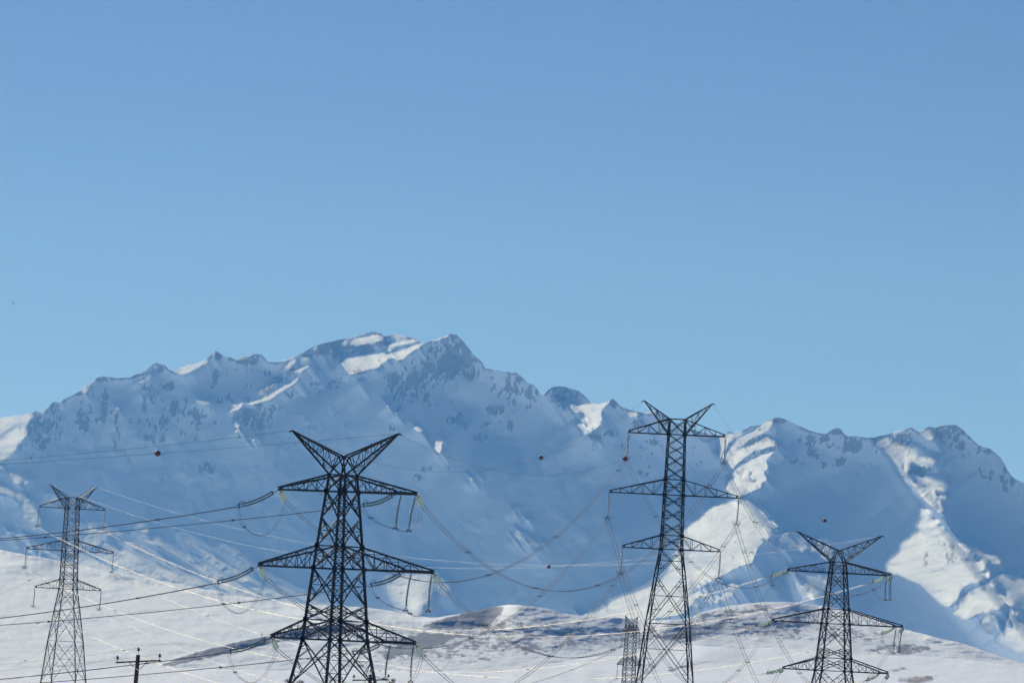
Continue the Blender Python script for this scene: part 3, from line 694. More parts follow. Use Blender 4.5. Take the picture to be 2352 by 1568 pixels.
snow_far = snow_mat('drifted_snow_far', (0.15, 0.145, 0.15), (0.22, 0.21, 0.215), 0.05, 0.5, stretch=(0.4, 0.2, 1.5))
scrub_mat = snow_mat('snow_with_bare_scrub', (0.095, 0.112, 0.165), (0.165, 0.185, 0.255), 0.34, 0.25, soft=0.11, stretch=(0.5, 0.25, 1.3))
front_mat = snow_mat('wind_packed_snow', (0.115, 0.125, 0.17), (0.20, 0.21, 0.27), 0.22, 0.15, soft=0.16, stretch=(0.3, 0.12, 1.6))

# the broad white slope under the mountain
S1_TOP = [(-330, 1200), (-150, 1235), (0, 1262), (80, 1277), (170, 1292), (240, 1310), (340, 1328), (450, 1348), (560, 1368), (640, 1383), (760, 1390), (830, 1393), (900, 1402), (980, 1416), (1060, 1428), (1150, 1440), (1400, 1470), (1800, 1490), (2352, 1560), (2700, 1580)]
s1_steep = mask([('D', [(0, 1300), (120, 1318), (110, 1325), (0, 1312)], 4, .5), ('D', [(300, 1340), (420, 1352), (400, 1362)], 5, .3), ('R2', [(560, 990), (700, 1000), (640, 1030)], 6, .4),
                 ('D', [(680, 1410), (850, 1415), (840, 1425), (700, 1422)], 4, .5),
                 ('D', [(-330, 1190), (0, 1255), (240, 1303), (450, 1342), (760, 1384), (980, 1412), (980, 1420), (760, 1400), (450, 1362), (240, 1326), (0, 1278), (-330, 1216)], 5, .33)])
hill_sheet('far_slope_hill', S1_TOP, 1600, 12500, 12, s1_steep, None, 1.6, snow_far, nr=150, seed=3, jag=1.5)

# scrub-covered hills
S2_TOP = [(-330, 1640), (200, 1600), (330, 1540), (400, 1508), (459, 1491), (510, 1480), (566, 1466), (618, 1458), (697, 1438), (776, 1424), (839, 1430), (855, 1424), (954, 1422), (1000, 1418), (1046, 1411), (1091, 1402), (1145, 1391), (1180, 1387),
          (1260, 1396), (1300, 1409), (1328, 1413), (1370, 1415), (1424, 1418), (1500, 1424), (1560, 1422), (1585, 1418), (1612, 1404), (1666, 1392), (1746, 1382), (1814, 1382), (1854, 1386), (1893, 1391), (1951, 1400), (1997, 1414), (2078, 1444), (2158, 1465), (2205, 1474), (2274, 1499), (2352, 1523), (2500, 1560), (2700, 1590)]
scrub = mask([('D', [(360, 1528), (459, 1494), (566, 1469), (640, 1455), (700, 1441), (790, 1428), (850, 1436), (800, 1452), (720, 1462), (640, 1474), (560, 1490), (470, 1512), (400, 1528)], 1, 1.0),
              ('C2', [(600, 660), (760, 600), (900, 555), (1100, 500), (1270, 482), (1330, 480), (1290, 540), (1230, 600), (1180, 650), (1060, 665), (800, 670)], 1, 1.05),
              ('C2', [(500, 720), (650, 685), (850, 705), (1050, 720), (900, 770), (700, 830), (500, 900), (300, 940), (250, 900)], 3, .9),
              ('C2', [(150, 800), (500, 780), (450, 900), (180, 960)], 6, .5),
              ('C3', [(1200, 590), (1300, 530), (1500, 485), (1760, 450), (2000, 470), (1900, 520), (1700, 560), (1500, 590), (1250, 640)], 3, .62),
              ('C3', [(850, 640), (1250, 600), (1600, 600), (1500, 680), (1250, 780), (960, 800), (820, 720)], 4, .75),
              ('C3', [(1600, 620), (2000, 600), (2250, 640), (2100, 720), (1800, 780), (1640, 740)], 8, .55),
              ('C3', [(0, 640), (250, 590), (600, 600), (560, 680), (200, 720), (0, 720)], 8, .42),
              ('C5', [(560, 1240), (800, 1180), (1000, 1150), (1320, 1180), (1330, 1260), (1100, 1290), (700, 1280)], 4, .7),
              ('D', [(850, 1440), (1040, 1415), (1180, 1395), (1330, 1420), (1500, 1432), (1640, 1405), (1850, 1395), (2060, 1450), (2250, 1500), (1900, 1480), (1560, 1470), (1420, 1500), (1100, 1530), (880, 1530)], 12, .56),
              ('C5', [(1050, 1050), (1400, 1150), (1700, 1250), (2000, 1340), (1900, 1340), (1500, 1230), (1100, 1110)], 3, .45)])
s2_steep = mask([('C2', [(1380, 480), (1560, 490), (1800, 530), (1900, 570), (1700, 640), (1400, 650), (1290, 620), (1330, 540)], 5, .9),
                 ('C2', [(1200, 690), (1900, 600), (2200, 580), (2352, 640), (2300, 720), (1900, 740), (1500, 740)], 8, .8),
                 ('C2', [(600, 660), (900, 560), (1270, 485), (1250, 600), (1060, 670), (800, 670)], 4, .7),
                 ('C2', [(1150, 800), (1500, 760), (2000, 760), (2250, 790), (1900, 840), (1500, 850)], 7, .5),
                 ('C2', [(100, 620), (500, 640), (480, 660), (150, 650)], 5, .6),
                 ('D', [(400, 1524), (560, 1472), (700, 1442), (830, 1434), (760, 1455), (560, 1488)], 4, .7),
                 ('C3', [(850, 640), (1250, 590), (1900, 500), (2200, 560), (2100, 720), (1500, 690), (960, 800)], 10, .55),
                 ('C5', [(1040, 1040), (1400, 1150), (1800, 1270), (2150, 1370), (1900, 1330), (1300, 1170)], 3, .9)])
hill_sheet('scrub_hill', S2_TOP, 1610, 7600, 14, s2_steep, scrub, 1.7, scrub_mat, nr=150, seed=17, jag=1.6, du=2.5)

# the near snowfield
S3_TOP = [(-330, 1560), (0, 1535), (200, 1530), (400, 1532), (600, 1538), (871, 1541), (1000, 1541), (1100, 1538), (1207, 1529), (1314, 1517), (1343, 1509), (1430, 1505), (1480, 1498), (1585, 1480), (1640, 1484), (1706, 1490), (1773, 1486), (1827, 1490), (1870, 1495), (1960, 1503), (2066, 1505), (2135, 1507), (2205, 1513), (2297, 1523), (2352, 1530), (2700, 1550)]
front_scrub = mask([('C5', [(850, 1440), (950, 1405), (1150, 1390), (1240, 1405), (1100, 1440), (950, 1465), (870, 1460)], 3, .62), ('C5', [(900, 1560), (1000, 1500), (1200, 1480), (1400, 1478), (1330, 1510), (1400, 1545), (1150, 1590)], 3, .62),
                    ('C3', [(1000, 1020), (1200, 970), (1560, 905), (1540, 925), (1250, 980), (1020, 1040)], 1, .75), ('C2', [(1110, 1030), (1400, 975), (1720, 955), (1560, 1000), (1400, 1010), (1200, 1020)], 2, .6),
                    ('C3', [(820, 1110), (1180, 1080), (1150, 1095), (830, 1125)], 2, .5), ('D', [(640, 1562), (700, 1556), (700, 1562)], 2, .5)])
s3_steep = mask([('C2', [(900, 1020), (1800, 930), (2100, 910), (1700, 960), (1200, 1020)], 3, .55), ('C3', [(1250, 900), (1700, 900), (1650, 920), (1200, 980)], 6, .3)])
nearfield = hill_sheet('snowfield_hill', S3_TOP, 1605, 4000, 9, s3_steep, front_scrub, 1.3, front_mat, nr=70, seed=29, jag=0.7)
TOWER_BASES = []
# ------------------------------------------------------------------ the plain, one sheet from under the camera to beyond the range
def ground_sheet():
    us = np.concatenate([np.linspace(-9000, -400, 40), np.arange(-330, 2690, 20.0), np.linspace(2750, 11400, 40)])
    ds = np.concatenate([[-400, -100, -20, 2], np.geomspace(8, 4150, 90), np.geomspace(4400, 24000, 14)])
    zf = at_arr(np.clip(us, -330, 2690), np.full(len(us), 1605.0), np.full(len(us), 4000.0))[:, 2]
    U, Dd = np.meshgrid(us, ds)
    X = (U - W / 2) / FP * np.maximum(np.abs(Dd), 60) ; Y = Dd.copy()
    f = np.clip(Dd / 4000.0, 0, 1)
    Z = zf[None, :] * f ** 2.2 + 0.5 * fbm(X / 60, Y / 60, 4, 91) * np.clip(Dd / 60, 0.1, 1)
    for (tx, ty, tz) in TOWER_BASES:
        w = np.exp(-((X - tx) ** 2 + (Y - ty) ** 2) / 90.0 ** 2)
        Z = Z * (1 - w) + tz * w
    far = np.clip((Dd - 4050) / 600, 0, 1)
    Z = Z - 1.2 * (f > .9) - far * 55
    P = np.stack([X, Y, Z], -1).reshape(-1, 3)
    P = P.reshape(len(ds), len(us), 3)[::-1].reshape(-1, 3)
    return tag(grid_mesh('ground', P, len(ds), len(us), front_mat, np.zeros(len(P))), kind='structure')




# ------------------------------------------------------------------ winter air
def haze_box():
    mb = MB()
    x0, x1, y0, y1, z0, z1 = -16000, 16000, -600, 25500, -140, 1250
    mb.v = [V(p) for p in ((x0, y0, z0), (x1, y0, z0), (x1, y1, z0), (x0, y1, z0), (x0, y0, z1), (x1, y0, z1), (x1, y1, z1), (x0, y1, z1))]
    mb.f = [(3, 2, 1, 0), (4, 5, 6, 7), (0, 1, 5, 4), (1, 2, 6, 5), (2, 3, 7, 6), (3, 0, 4, 7)]
    mt = bpy.data.materials.new('thin_winter_haze'); mt.use_nodes = True
    n = mt.node_tree
    n.nodes.remove(n.nodes['Principled BSDF'])
    pv = n.nodes.new('ShaderNodeVolumePrincipled')
    pv.inputs['Color'].default_value = (*HAZE_COLOR, 1)
    pv.inputs['Absorption Color'].default_value = (1, 1, 1, 1)
    pv.inputs['Density'].default_value = HAZE_DENSITY
    pv.inputs['Anisotropy'].default_value = HAZE_ANISO
    mt.cycles.volume_sampling = 'DISTANCE'
    n.links.new(pv.outputs[0], n.nodes['Material Output'].inputs['Volume'])
    o = mb.build('haze', mt)
    return tag(o, kind='stuff')
haze_box()
# ------------------------------------------------------------------ lattice pylons
def pylon_parts(kind):
    """local X along the cross-arms, Y along the line, Z up from the footing"""
    T = {}
    if kind == 'angle':
        prof = [(0, 6.6), (6, 4.95), (10.5, 4.05), (15.2, 3.20), (20, 2.37), (22, 2.24), (23.6, 2.13), (27.3, 1.84), (29.6, 1.66), (32.5, 1.42), (35.2, 1.17), (36.9, 1.02)]
        arms = [(8.1, 20.0, 22.0, 5), (10.15, 27.3, 29.6, 6), (8.05, 35.2, 36.9, 5)]; more = (0.05, 0.05, 0.1)
        wide = (2.85, 2.55, 1.8); leg = 0.235; br = 0.11; fine = 0.058
    else:
        prof = [(0, 5.2), (8.4, 4.25), (16.5, 3.33), (24, 2.62), (30.1, 1.85), (33.6, 1.36), (35.4, 1.31), (37.1, 1.28), (38.9, 1.25), (40.6, 1.22), (42.6, 1.18), (44.2, 1.15), (45.8, 1.12), (47.0, 1.09), (48.4, 1.05), (50.4, 1.01)]
        arms = [(6.37, 33.6, 35.4, 4), (8.39, 40.6, 42.6, 5), (6.33, 48.4, 50.4, 4)]; more = (0, 0, 0)
        wide = (0.12, 0.12, 0.12); leg = 0.17; br = 0.085; fine = 0.05
    zs = [p[0] for p in prof]; hs = [p[1] for p in prof]
    hw = lambda z: float(np.interp(z, zs, hs))
    def C(sx, sy, z): return V((sx * hw(z), sy * hw(z), z))
    # four legs
    T['leg'] = []
    for sx, sy in ((-1, -1), (1, -1), (1, 1), (-1, 1)):
        m_ = MB()
        for a, b in zip(zs[:-1], zs[1:]):
            w = leg * (1.0 if a < 24 else 0.85)
            m_.bar(C(sx, sy, a), C(sx, sy, b), w)
        m_.bar(C(sx, sy, 0) + V((0, 0, -2.2)), C(sx, sy, 0), leg * 3.2, leg * 2.4)
        T['leg'].append(m_)
    # bracing, one part per face
    T['bracing'] = []
    fs = [((-1, -1), (1, -1)), ((1, -1), (1, 1)), ((1, 1), (-1, 1)), ((-1, 1), (-1, -1))]
    levels_h = set()
    for L_, zb, zt, n in arms: levels_h |= {zb, zt}
    for (a, b) in fs:
        m_ = MB()
        for z0, z1 in zip(zs[:-1], zs[1:]):
            p, q, r, s = C(*a, z0), C(*b, z0), C(*b, z1), C(*a, z1)
            h = z1 - z0; wd = np.linalg.norm(p - q)
            m_.bar(p, r, br); m_.bar(q, s, br)
            w0 = np.linalg.norm(p - q); w1 = np.linalg.norm(s - r)
            t = w0 / (w0 + w1); c = p + (r - p) * t                   # crossing of the diagonals
            if wd > 2.4:
                zc = c[2]
                la, lb = C(*a, zc), C(*b, zc)
                m_.bar(la, lb, fine * 1.15)
                for (leg0, x0, y0) in ((a, p, s), (b, q, r)):
                    e1 = (p if leg0 is a else q); e2 = (s if leg0 is a else r)
                    lc = la if leg0 is a else lb
                    for e in (e1, e2):
                        mid = (e + c) / 2
                        m_.bar(mid, lc, fine); m_.bar(mid, C(*leg0, mid[2]), fine)
                        if h > 4.2:
                            qd = e + (c - e) * 0.25
                            m_.bar(qd, C(*leg0, mid[2]), fine * .9); m_.bar(qd, C(*leg0, qd[2]), fine * .9)
            elif h > 1.4:
                la, lb = C(*a, c[2]), C(*b, c[2])
                for e, lc, lg in ((p, la, a), (s, la, a), (q, lb, b), (r, lb, b)):
                    mid = (e + c) / 2
                    m_.bar(mid, C(*lg, mid[2]), fine)
                    if kind == 'angle': m_.bar(mid, lc, fine)
                m_.bar(c, (p + q) / 2, fine * .8) if kind != 'angle' else None
            if z0 in levels_h or z0 in (15.2, 24): m_.bar(p, q, br * 1.1)
            if z0 in levels_h:                                        # joint plates
                for e in (p, q): m_.bar(e - V((0, 0, .25)), e + V((0, 0, .25)), leg * 1.5)
        p, q = C(*a, zs[-1]), C(*b, zs[-1]); m_.bar(p, q, br * 1.2)
        T['bracing'].append(m_)
    # plan bracing belongs to the first face's mesh
    for z in sorted(levels_h):
        T['bracing'][0].bar(C(-1, -1, z), C(1, 1, z), fine); T['bracing'][0].bar(C(1, -1, z), C(-1, 1, z), fine)
    # cross-arms
    T['cross_arm'] = []; T['tips'] = {}
    for i, (L_, zb, zt, n) in enumerate(arms):
        for s in (-1, 1):
            m_ = MB()
            wt = wide[i] if s > 0 else 0.14
            L_ = arms[i][0] + (more[i] if s > 0 else 0)
            b0 = {k: C(s, k, zb) for k in (-1, 1)}; t0 = {k: C(s, k, zt) for k in (-1, 1)}
            tipb = {k: V((s * L_, k * wt, zb)) for k in (-1, 1)}; tipt = {k: V((s * L_, k * wt, zb + 0.22)) for k in (-1, 1)}
            chord = br * 1.55 if kind == 'angle' else br * 1.45
            for k in (-1, 1):
                m_.bar(b0[k], tipb[k], chord * 1.1); m_.bar(t0[k], tipt[k], chord)
                prev_b, prev_t = b0[k], t0[k]
                for j in range(1, n):
                    f = j / n
                    pb = b0[k] + (tipb[k] - b0[k]) * f; pt = t0[k] + (tipt[k] - t0[k]) * f
                    m_.bar(pb, pt, fine)
                    m_.bar(prev_t if j % 2 else prev_b, pb if j % 2 else pt, fine * 1.1)
                    prev_b, prev_t = pb, pt
            for j in range(1, n + 1):
                f = j / n; g = (j - 1) / n
                A0 = b0[-1] + (tipb[-1] - b0[-1]) * f; B0 = b0[1] + (tipb[1] - b0[1]) * f
                A1 = b0[-1] + (tipb[-1] - b0[-1]) * g; B1 = b0[1] + (tipb[1] - b0[1]) * g
                m_.bar(A0, B0, fine * (2.2 if j == n else 1)); m_.bar(A1, B0, fine)
                if j < n:
                    A2 = t0[-1] + (tipt[-1] - t0[-1]) * f; B2 = t0[1] + (tipt[1] - t0[1]) * f
                    m_.bar(A2, B2, fine)
            m_.bar(tipb[-1] + V((-s * .25, 0, .1)), tipb[1] + V((-s * .25, 0, .1)), 0.22)
            T['cross_arm'].append(m_)
            T['tips'][(i, s)] = (tipb[-1], tipb[1])
    # horns that carry the earth wires
    T['earth_wire_horn'] = []; T['horn'] = {}
    zt = zs[-1]
    for s in (-1, 1):
        m_ = MB()
        if kind == 'angle':
            tip = V((s * 6.75, 0, 41.3)); lo = {k: C(s, k, zt) for k in (-1, 1)}; hi = {k: V((s * 0.28, k * 0.5, 38.75)) for k in (-1, 1)}
            n = 6
            for k in (-1, 1):
                m_.bar(hi[k], C(s, k, zt), br); m_.bar(hi[k], C(-s, k, zt), br)
            m_.bar(hi[-1], hi[1], br); m_.bar(hi[-1], V((-s * .28, -.5, 38.75)), br); m_.bar(hi[1], V((-s * .28, .5, 38.75)), br)
        else:
            tip = V((s * 4.43, 0, 52.6)); lo = {k: C(s, k, 48.4) for k in (-1, 1)}; hi = {k: C(s, k, zt) for k in (-1, 1)}
            n = 4
        chord = br * 1.35
        for k in (-1, 1):
            m_.bar(lo[k], tip, chord); m_.bar(hi[k], tip, chord)
            pl, ph = lo[k], hi[k]
            for j in range(1, n):
                f = j / n
                a = lo[k] + (tip - lo[k]) * f; b = hi[k] + (tip - hi[k]) * f
                m_.bar(a, b, fine); m_.bar(ph if j % 2 else pl, a if j % 2 else b, fine)
                pl, ph = a, b
        for j in range(0, n):
            f = j / n
            m_.bar(lo[-1] + (tip - lo[-1]) * f, lo[1] + (tip - lo[1]) * f, fine); m_.bar(hi[-1] + (tip - hi[-1]) * f, hi[1] + (tip - hi[1]) * f, fine)
            if j + 1 < n:
                f2 = (j + 1) / n
                m_.bar(lo[-1] + (tip - lo[-1]) * f, lo[1] + (tip - lo[1]) * f2, fine)
        m_.bar(tip, tip + V((s * .35, 0, -.15)), fine * 2)
        T['earth_wire_horn'].append(m_)
        T['horn'][s] = tip
    T['ref'] = V((0, 0, arms[1][1]))
    T['ztop'] = arms[2][1]
    return T

class Pylon: pass
_cache = {}
def make_pylon(kind, refpx, depth, yaw, label, mat, scale=1.0, ref=None, name='lattice_pylon'):
    T = pylon_parts(kind)
    yaw = math.radians(yaw)
    Rz = np.array([[math.cos(yaw), -math.sin(yaw), 0], [math.sin(yaw), math.cos(yaw), 0], [0, 0, 1]])
    refl = V((0, 0, T['ztop'])) if ref == 'top' else T['ref']
    base = at(*refpx, depth) - scale * (Rz @ refl)
    root = empty(name, base, yaw)
    root.scale = (scale,) * 3
    tag(root, label, 'pylon', 'lattice pylons carrying the power line')
    key = (kind, mat.name)
    if key not in _cache:
        _cache[key] = []
        for nm in ('leg', 'bracing', 'cross_arm', 'earth_wire_horn'):
            for mb in T[nm]:
                o = mb.build(nm, mat, root); _cache[key].append(o)
    else:
        for o in _cache[key]:
            c = o.copy(); c.parent = root; col.objects.link(c)
    P = Pylon(); P.root = root; P.base = base; P.depth = depth
    P.w = lambda p: base + scale * (Rz @ V(p))
    P.tip = {k: (P.w(a), P.w(b)) for k, (a, b) in T['tips'].items()}
    P.horn = {k: P.w(a) for k, a in T['horn'].items()}
    return P

big = make_pylon('angle', (777.5, 1305.6), 857, -35, 'largest and darkest lattice pylon, with a wide V top and long slanting insulators', M['steel'])
tall = make_pylon('suspension', (1547.8, 1136.6), 1080, -7, 'tall slim dark pylon rising above the skyline with six hanging insulators', M['steel'])
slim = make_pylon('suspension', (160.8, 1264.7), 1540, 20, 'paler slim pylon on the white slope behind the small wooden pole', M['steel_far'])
right = make_pylon('angle', (1919, 1431.9), 1300, 11, 'dark angle pylon in front of the hills, its glass strings glinting', M['steel'])
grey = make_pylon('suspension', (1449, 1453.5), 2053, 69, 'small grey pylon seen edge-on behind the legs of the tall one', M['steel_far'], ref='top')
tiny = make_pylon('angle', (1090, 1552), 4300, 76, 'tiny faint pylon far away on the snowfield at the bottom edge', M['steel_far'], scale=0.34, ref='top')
TOWER_BASES += [tuple(p.base) for p in (big, tall, slim, right, grey, tiny)]
PYL = {'big': 'the largest pylon', 'tall': 'the tall pylon', 'slim': 'the pale pylon', 'right': 'the angle pylon', 'grey': 'the small grey pylon'}
LEVEL = ('bottom', 'middle', 'top')
SIDE = {-1: 'left', 1: 'right'}

# ------------------------------------------------------------------ insulators
def curve3(a, b, sag, n):
    a, b = V(a), V(b)
    return [a + (b - a) * t - V((0, 0, 4 * sag * t * (1 - t))) for t in np.linspace(0, 1, n)]

def resample(pts, step):
    pts = [V(p) for p in pts]
    d = [0]
    for p, q in zip(pts[:-1], pts[1:]): d.append(d[-1] + np.linalg.norm(q - p))
    n = max(2, int(d[-1] / step))
    out = []
    for t in np.linspace(0, d[-1], n + 1):
        out.append(V([np.interp(t, d, [p[k] for p in pts]) for k in range(3)]))
    return out

def disc_string(mb, rod, path, pitch=0.155, rad=0.14, n=10):
    ps = resample(path, pitch)
    for a, b in zip(ps[:-1], ps[1:]):
        ax = b - a; l = np.linalg.norm(ax)
        mb.revolve(a, ax, [(0.02 * l, 0.035), (0.16 * l, rad * .62), (0.42 * l, rad), (0.50 * l, rad * .98), (0.52 * l, rad * .55), (0.9 * l, 0.035)], n)
    rod.tube(ps, 0.055, 5)

def suspension_string(top, bottom, label, group='hanging insulator strings', ring=True, rad=0.175, facing=(1, 0, 0)):
    top, bottom = V(top), V(bottom)
    root = empty('insulator_string', top); tag(root, label, 'insulator', group)
    ax = bottom - top; l = np.linalg.norm(ax); u = ax / l
    bow = np.cross(u, np.array([0, 1.0, 0])); bow /= np.linalg.norm(bow)
    path = [u * (l * (0.06 + 0.84 * t)) + bow * 0.05 * l * (4 * t * (1 - t)) * (0.35 if ring else 0.7) * (1 if ring else -1) * 0.6 for t in np.linspace(0, 1, 8)]
    g = MB(); rod = MB()
    disc_string(g, rod, path, rad=rad)
    rod.bar(V((0, 0, 0)), path[0], 0.07); rod.bar(path[-1], u * l, 0.07)
    g.build('disc_stack', M['glass_clear' if ring else 'glass'], root, smooth=True); rod.build('core_rod', M['fitting'], root)
    f = V(facing); f = f / np.linalg.norm(f)
    y = MB()
    e = u * l
    y.bar(e - f * 0.26, e + f * 0.26, 0.09); y.bar(e - f * 0.22, e - f * 0.22 + V((0, 0, -.14)), 0.1); y.bar(e + f * 0.22, e + f * 0.22 + V((0, 0, -.14)), 0.1)
    y.bar(u * (l * .93), e - f * .25, 0.05); y.bar(u * (l * .93), e + f * .25, 0.05)
    y.build('clamp', M['fitting'], root)
    if ring:
        r = MB()
        for sg in (-1, 1):
            c = e + f * sg * 0.30 - u * 0.16
            r.tube([c + 0.20 * (math.cos(q) * f * .9 + math.sin(q) * V((0, 0, 1))) for q in np.linspace(0, 2 * math.pi, 14)[:-1]], 0.028, 5, closed=True)
        r.build('grading_ring', M['fitting'], root)
    return root

def tension_string(a, b, label, sag=0.18, rad=0.145, group='slanting insulator strings', glass='glass'):
    """two parallel strings of glass discs between an arm tip and the cable ends"""
    a, b = V(a), V(b)
    root = empty('tension_insulator', a); tag(root, label, 'insulator', group)
    d = b - a; l = np.linalg.norm(d); u = d / l
    side = np.cross(u, V((0, 0, 1))); ns = np.linalg.norm(side)
    side = side / ns if ns > 1e-3 else V((1, 0, 0))
    upv = np.cross(side, u)
    off = (side * 0.6 + upv * 0.8) * 0.17
    metal = MB()
    for sg in (-1, 1):
        path = [p - a + off * sg for p in curve3(a + d * 0.14, a + d * 0.90, sag, 9)]
        g = MB(); disc_string(g, metal, path, rad=rad)
        g.build('disc_stack', M[glass], root, smooth=True)
        metal.bar(d * 0.14, path[0], 0.07); metal.bar(path[-1], d * 0.95 + off * sg, 0.07)
    metal.bar(V((0, 0, 0)), d * 0.14, 0.07)
    metal.bar(d * 0.14 - off * 1.4, d * 0.14 + off * 1.4, 0.09); metal.bar(d * 0.95 - off * 1.5, d * 0.95 + off * 1.5, 0.10)
    metal.bar(d * 0.95 + off, d + off, .06); metal.bar(d * 0.95 - off, d - off, .06)
    metal.build('fitting', M['fitting'], root)
    hn = MB()
    c = d * 0.90 + V((0, 0, .26)) - V((0, 0, sag * .3))
    hn.tube([c + 0.24 * (math.cos(q) * u + math.sin(q) * V((0, 0, 1))) for q in np.linspace(-0.4, math.pi + 0.4, 10)], 0.026, 5)
    hn.build('arcing_horn', M['fitting'], root)
    return root

# ------------------------------------------------------------------ cables
def pair_dir(a, b):
    d = V(b) - V(a); d[2] = 0
    s = np.cross(d, V((0, 0, 1))); return s / np.linalg.norm(s)

def twin_cable(pts, label, cat='power cable', group='twin cables of the power line', mat=None, rad=0.026, gap=0.42, spacer=48.0, name='twin_cable', first=None, drop=0.0):
    mat = mat or M['wire_dark']
    pts = [V(p) for p in pts]
    root = empty(name, pts[0]); tag(root, label, cat, group)
    s = pair_dir(pts[0], pts[-1])
    for sg in (-1, 1):
        w = MB(); w.tube([p - pts[0] + s * sg * gap / 2 + V((0, 0, sg * drop)) for p in pts], rad, 6)
        w.build('wire', mat, root, smooth=True)
    if spacer:
        rs_ = resample(pts, 2.0)
        n = len(rs_); st = max(2, int(spacer / 2))
        f0 = int((first if first is not None else spacer * 0.5) / 2)
        for i in range(f0, n - 3, st):
            p = rs_[i] - pts[0]; m_ = MB()
            m_.bar(p - s * gap / 2 + V((0, 0, -sg * 0)), p + s * gap / 2, 0.07)
            for sg in (-1, 1): m_.bar(p + s * sg * gap / 2 + V((0, 0, -.10)), p + s * sg * gap / 2 + V((0, 0, .10)), 0.12)
            m_.build('spacer', M['fitting'], root)
    return root

def single_wire(pts, label, cat='wire', group=None, mat=None, rad=0.016, name='earth_wire'):
    m_ = MB(); m_.tube(pts, rad, 6)
    o = m_.build(name, mat or M['wire_dark'], None, smooth=True, origin=V(pts[0]))
    return tag(o, label, cat, group)

def span(a, b, px=None, sag=None, n=48):
    a, b = V(a), V(b)
    if sag is None:
        lo, hi = -5.0, 60.0
        for _ in range(40):
            sag = (lo + hi) / 2
            q = [proj(p) for p in curve3(a, b, sag, 160)]
            xs = np.array([k[0] for k in q]); ys = np.array([k[1] for k in q])
            o = np.argsort(xs); y = np.interp(px[0], xs[o], ys[o])
            if y < px[1]: lo = sag
            else: hi = sag
    return curve3(a, b, sag, n), sag

def bez(pts, n=26):
    """smooth curve through a few points"""
    P = [V(p) for p in pts]; P = [2 * P[0] - P[1]] + P + [2 * P[-1] - P[-2]]
    out = []
    k = len(P) - 3
    for i in range(k):
        a, b, c, d = P[i:i + 4]
        for t in np.linspace(0, 1, max(4, n // k), endpoint=(i == k - 1)):
            out.append(0.5 * ((2 * b) + (-a + c) * t + (2 * a - 5 * b + 4 * c - d) * t * t + (-a + 3 * b - 3 * c + d) * t ** 3))
    return out

def pA(x, y, d): return at(*cv('A', x, y), d)
def p4(x, y, d): return at(*cv('C4', x, y), d)
dep = lambda p: proj(p)[2]

# ---- hanging strings on the three straight-line pylons
clampT, clampS = {}, {}
for (i, s), (a, b) in tall.tip.items():
    t = (a + b) / 2; x, y, d = proj(t)
    e = at(x - 4.6, y + 61, d)
    suspension_string(t - V((0, 0, .1)), e, 'hanging glass insulator at the %s %s arm of the tall pylon' % (SIDE[s], LEVEL[i]), 'hanging insulators on the straight pylons')
    clampT[(i, s)] = e + V((0, 0, -.15))
for (i, s), (a, b) in slim.tip.items():
    t = (a + b) / 2; x, y, d = proj(t)
    e = at(x - 4.5, y + 44, d)
    suspension_string(t - V((0, 0, .1)), e, 'hanging glass insulator at the %s %s arm of the pale pylon' % (SIDE[s], LEVEL[i]), 'hanging insulators on the straight pylons', rad=.15)
    clampS[(i, s)] = e + V((0, 0, -.15))
clampG = {}
for (i, s), (a, b) in grey.tip.items():
    if i == 0: continue
    t = (a + b) / 2; x, y, d = proj(t)
    e = at(x - 2.0, y + 33, d)
    suspension_string(t - V((0, 0, .1)), e, 'hanging insulator at the %s %s arm of the small grey pylon' % (SIDE[-s] if False else ('left' if x < 1449 else 'right'), LEVEL[i]), 'hanging insulators on the straight pylons', rad=.15)
    clampG[(i, s)] = e

# ---- the largest pylon: slanting strings, hanging strings and jumper loops
dB = 857
inc = {(2, -1): (215, 545), (1, -1): (95, 988), (0, -1): (165, 1390), (2, 1): (940, 540), (1, 1): (985, 1003), (0, 1): (880, 1395)}
out = {(2, -1): (495, 512), (1, -1): (380, 957), (0, -1): (448, 1372), (2, 1): (1290, 540), (1, 1): (1392, 990), (0, 1): (1287, 1402)}
endI, endO = {}, {}
for k in inc:
    i, s = k
    front, rear = big.tip[k]
    dpt = dep(front)
    eI = pA(*inc[k], dpt - 0.3); eO = pA(*out[k], dep(rear) + 3.7)
    tension_string(front - V((0, 0, .12)), eI, 'long slanting glass string pulling left from the %s %s arm of the largest pylon' % (SIDE[s], LEVEL[i]), sag=0.20)
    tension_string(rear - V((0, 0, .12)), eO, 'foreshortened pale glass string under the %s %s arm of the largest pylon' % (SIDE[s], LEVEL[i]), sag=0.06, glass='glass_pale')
    endI[k] = eI; endO[k] = eO
hang = {2: [((1170, 478), (1135, 670)), ((1250, 487), (1210, 684))], 1: [((1222, 937), (1193, 1146)), ((1348, 942), (1325, 1151))], 0: [((1083, 1347), (1073, 1541)), ((1243, 1352), (1222, 1560))]}
for i in hang:
    for j, (a, b) in enumerate(hang[i]):
        front, rear = big.tip[(i, 1)]
        f = (0.22, 0.93)[j]
        t = front + (rear - front) * f - V((0, 0, .1))
        suspension_string(t, pA(*b, dep(t)), '%s of the two hanging glass strings under the right %s arm of the largest pylon' % (('inner', 'outer')[j], LEVEL[i]), 'jumper strings hung from the angle pylons', ring=False, rad=.15)
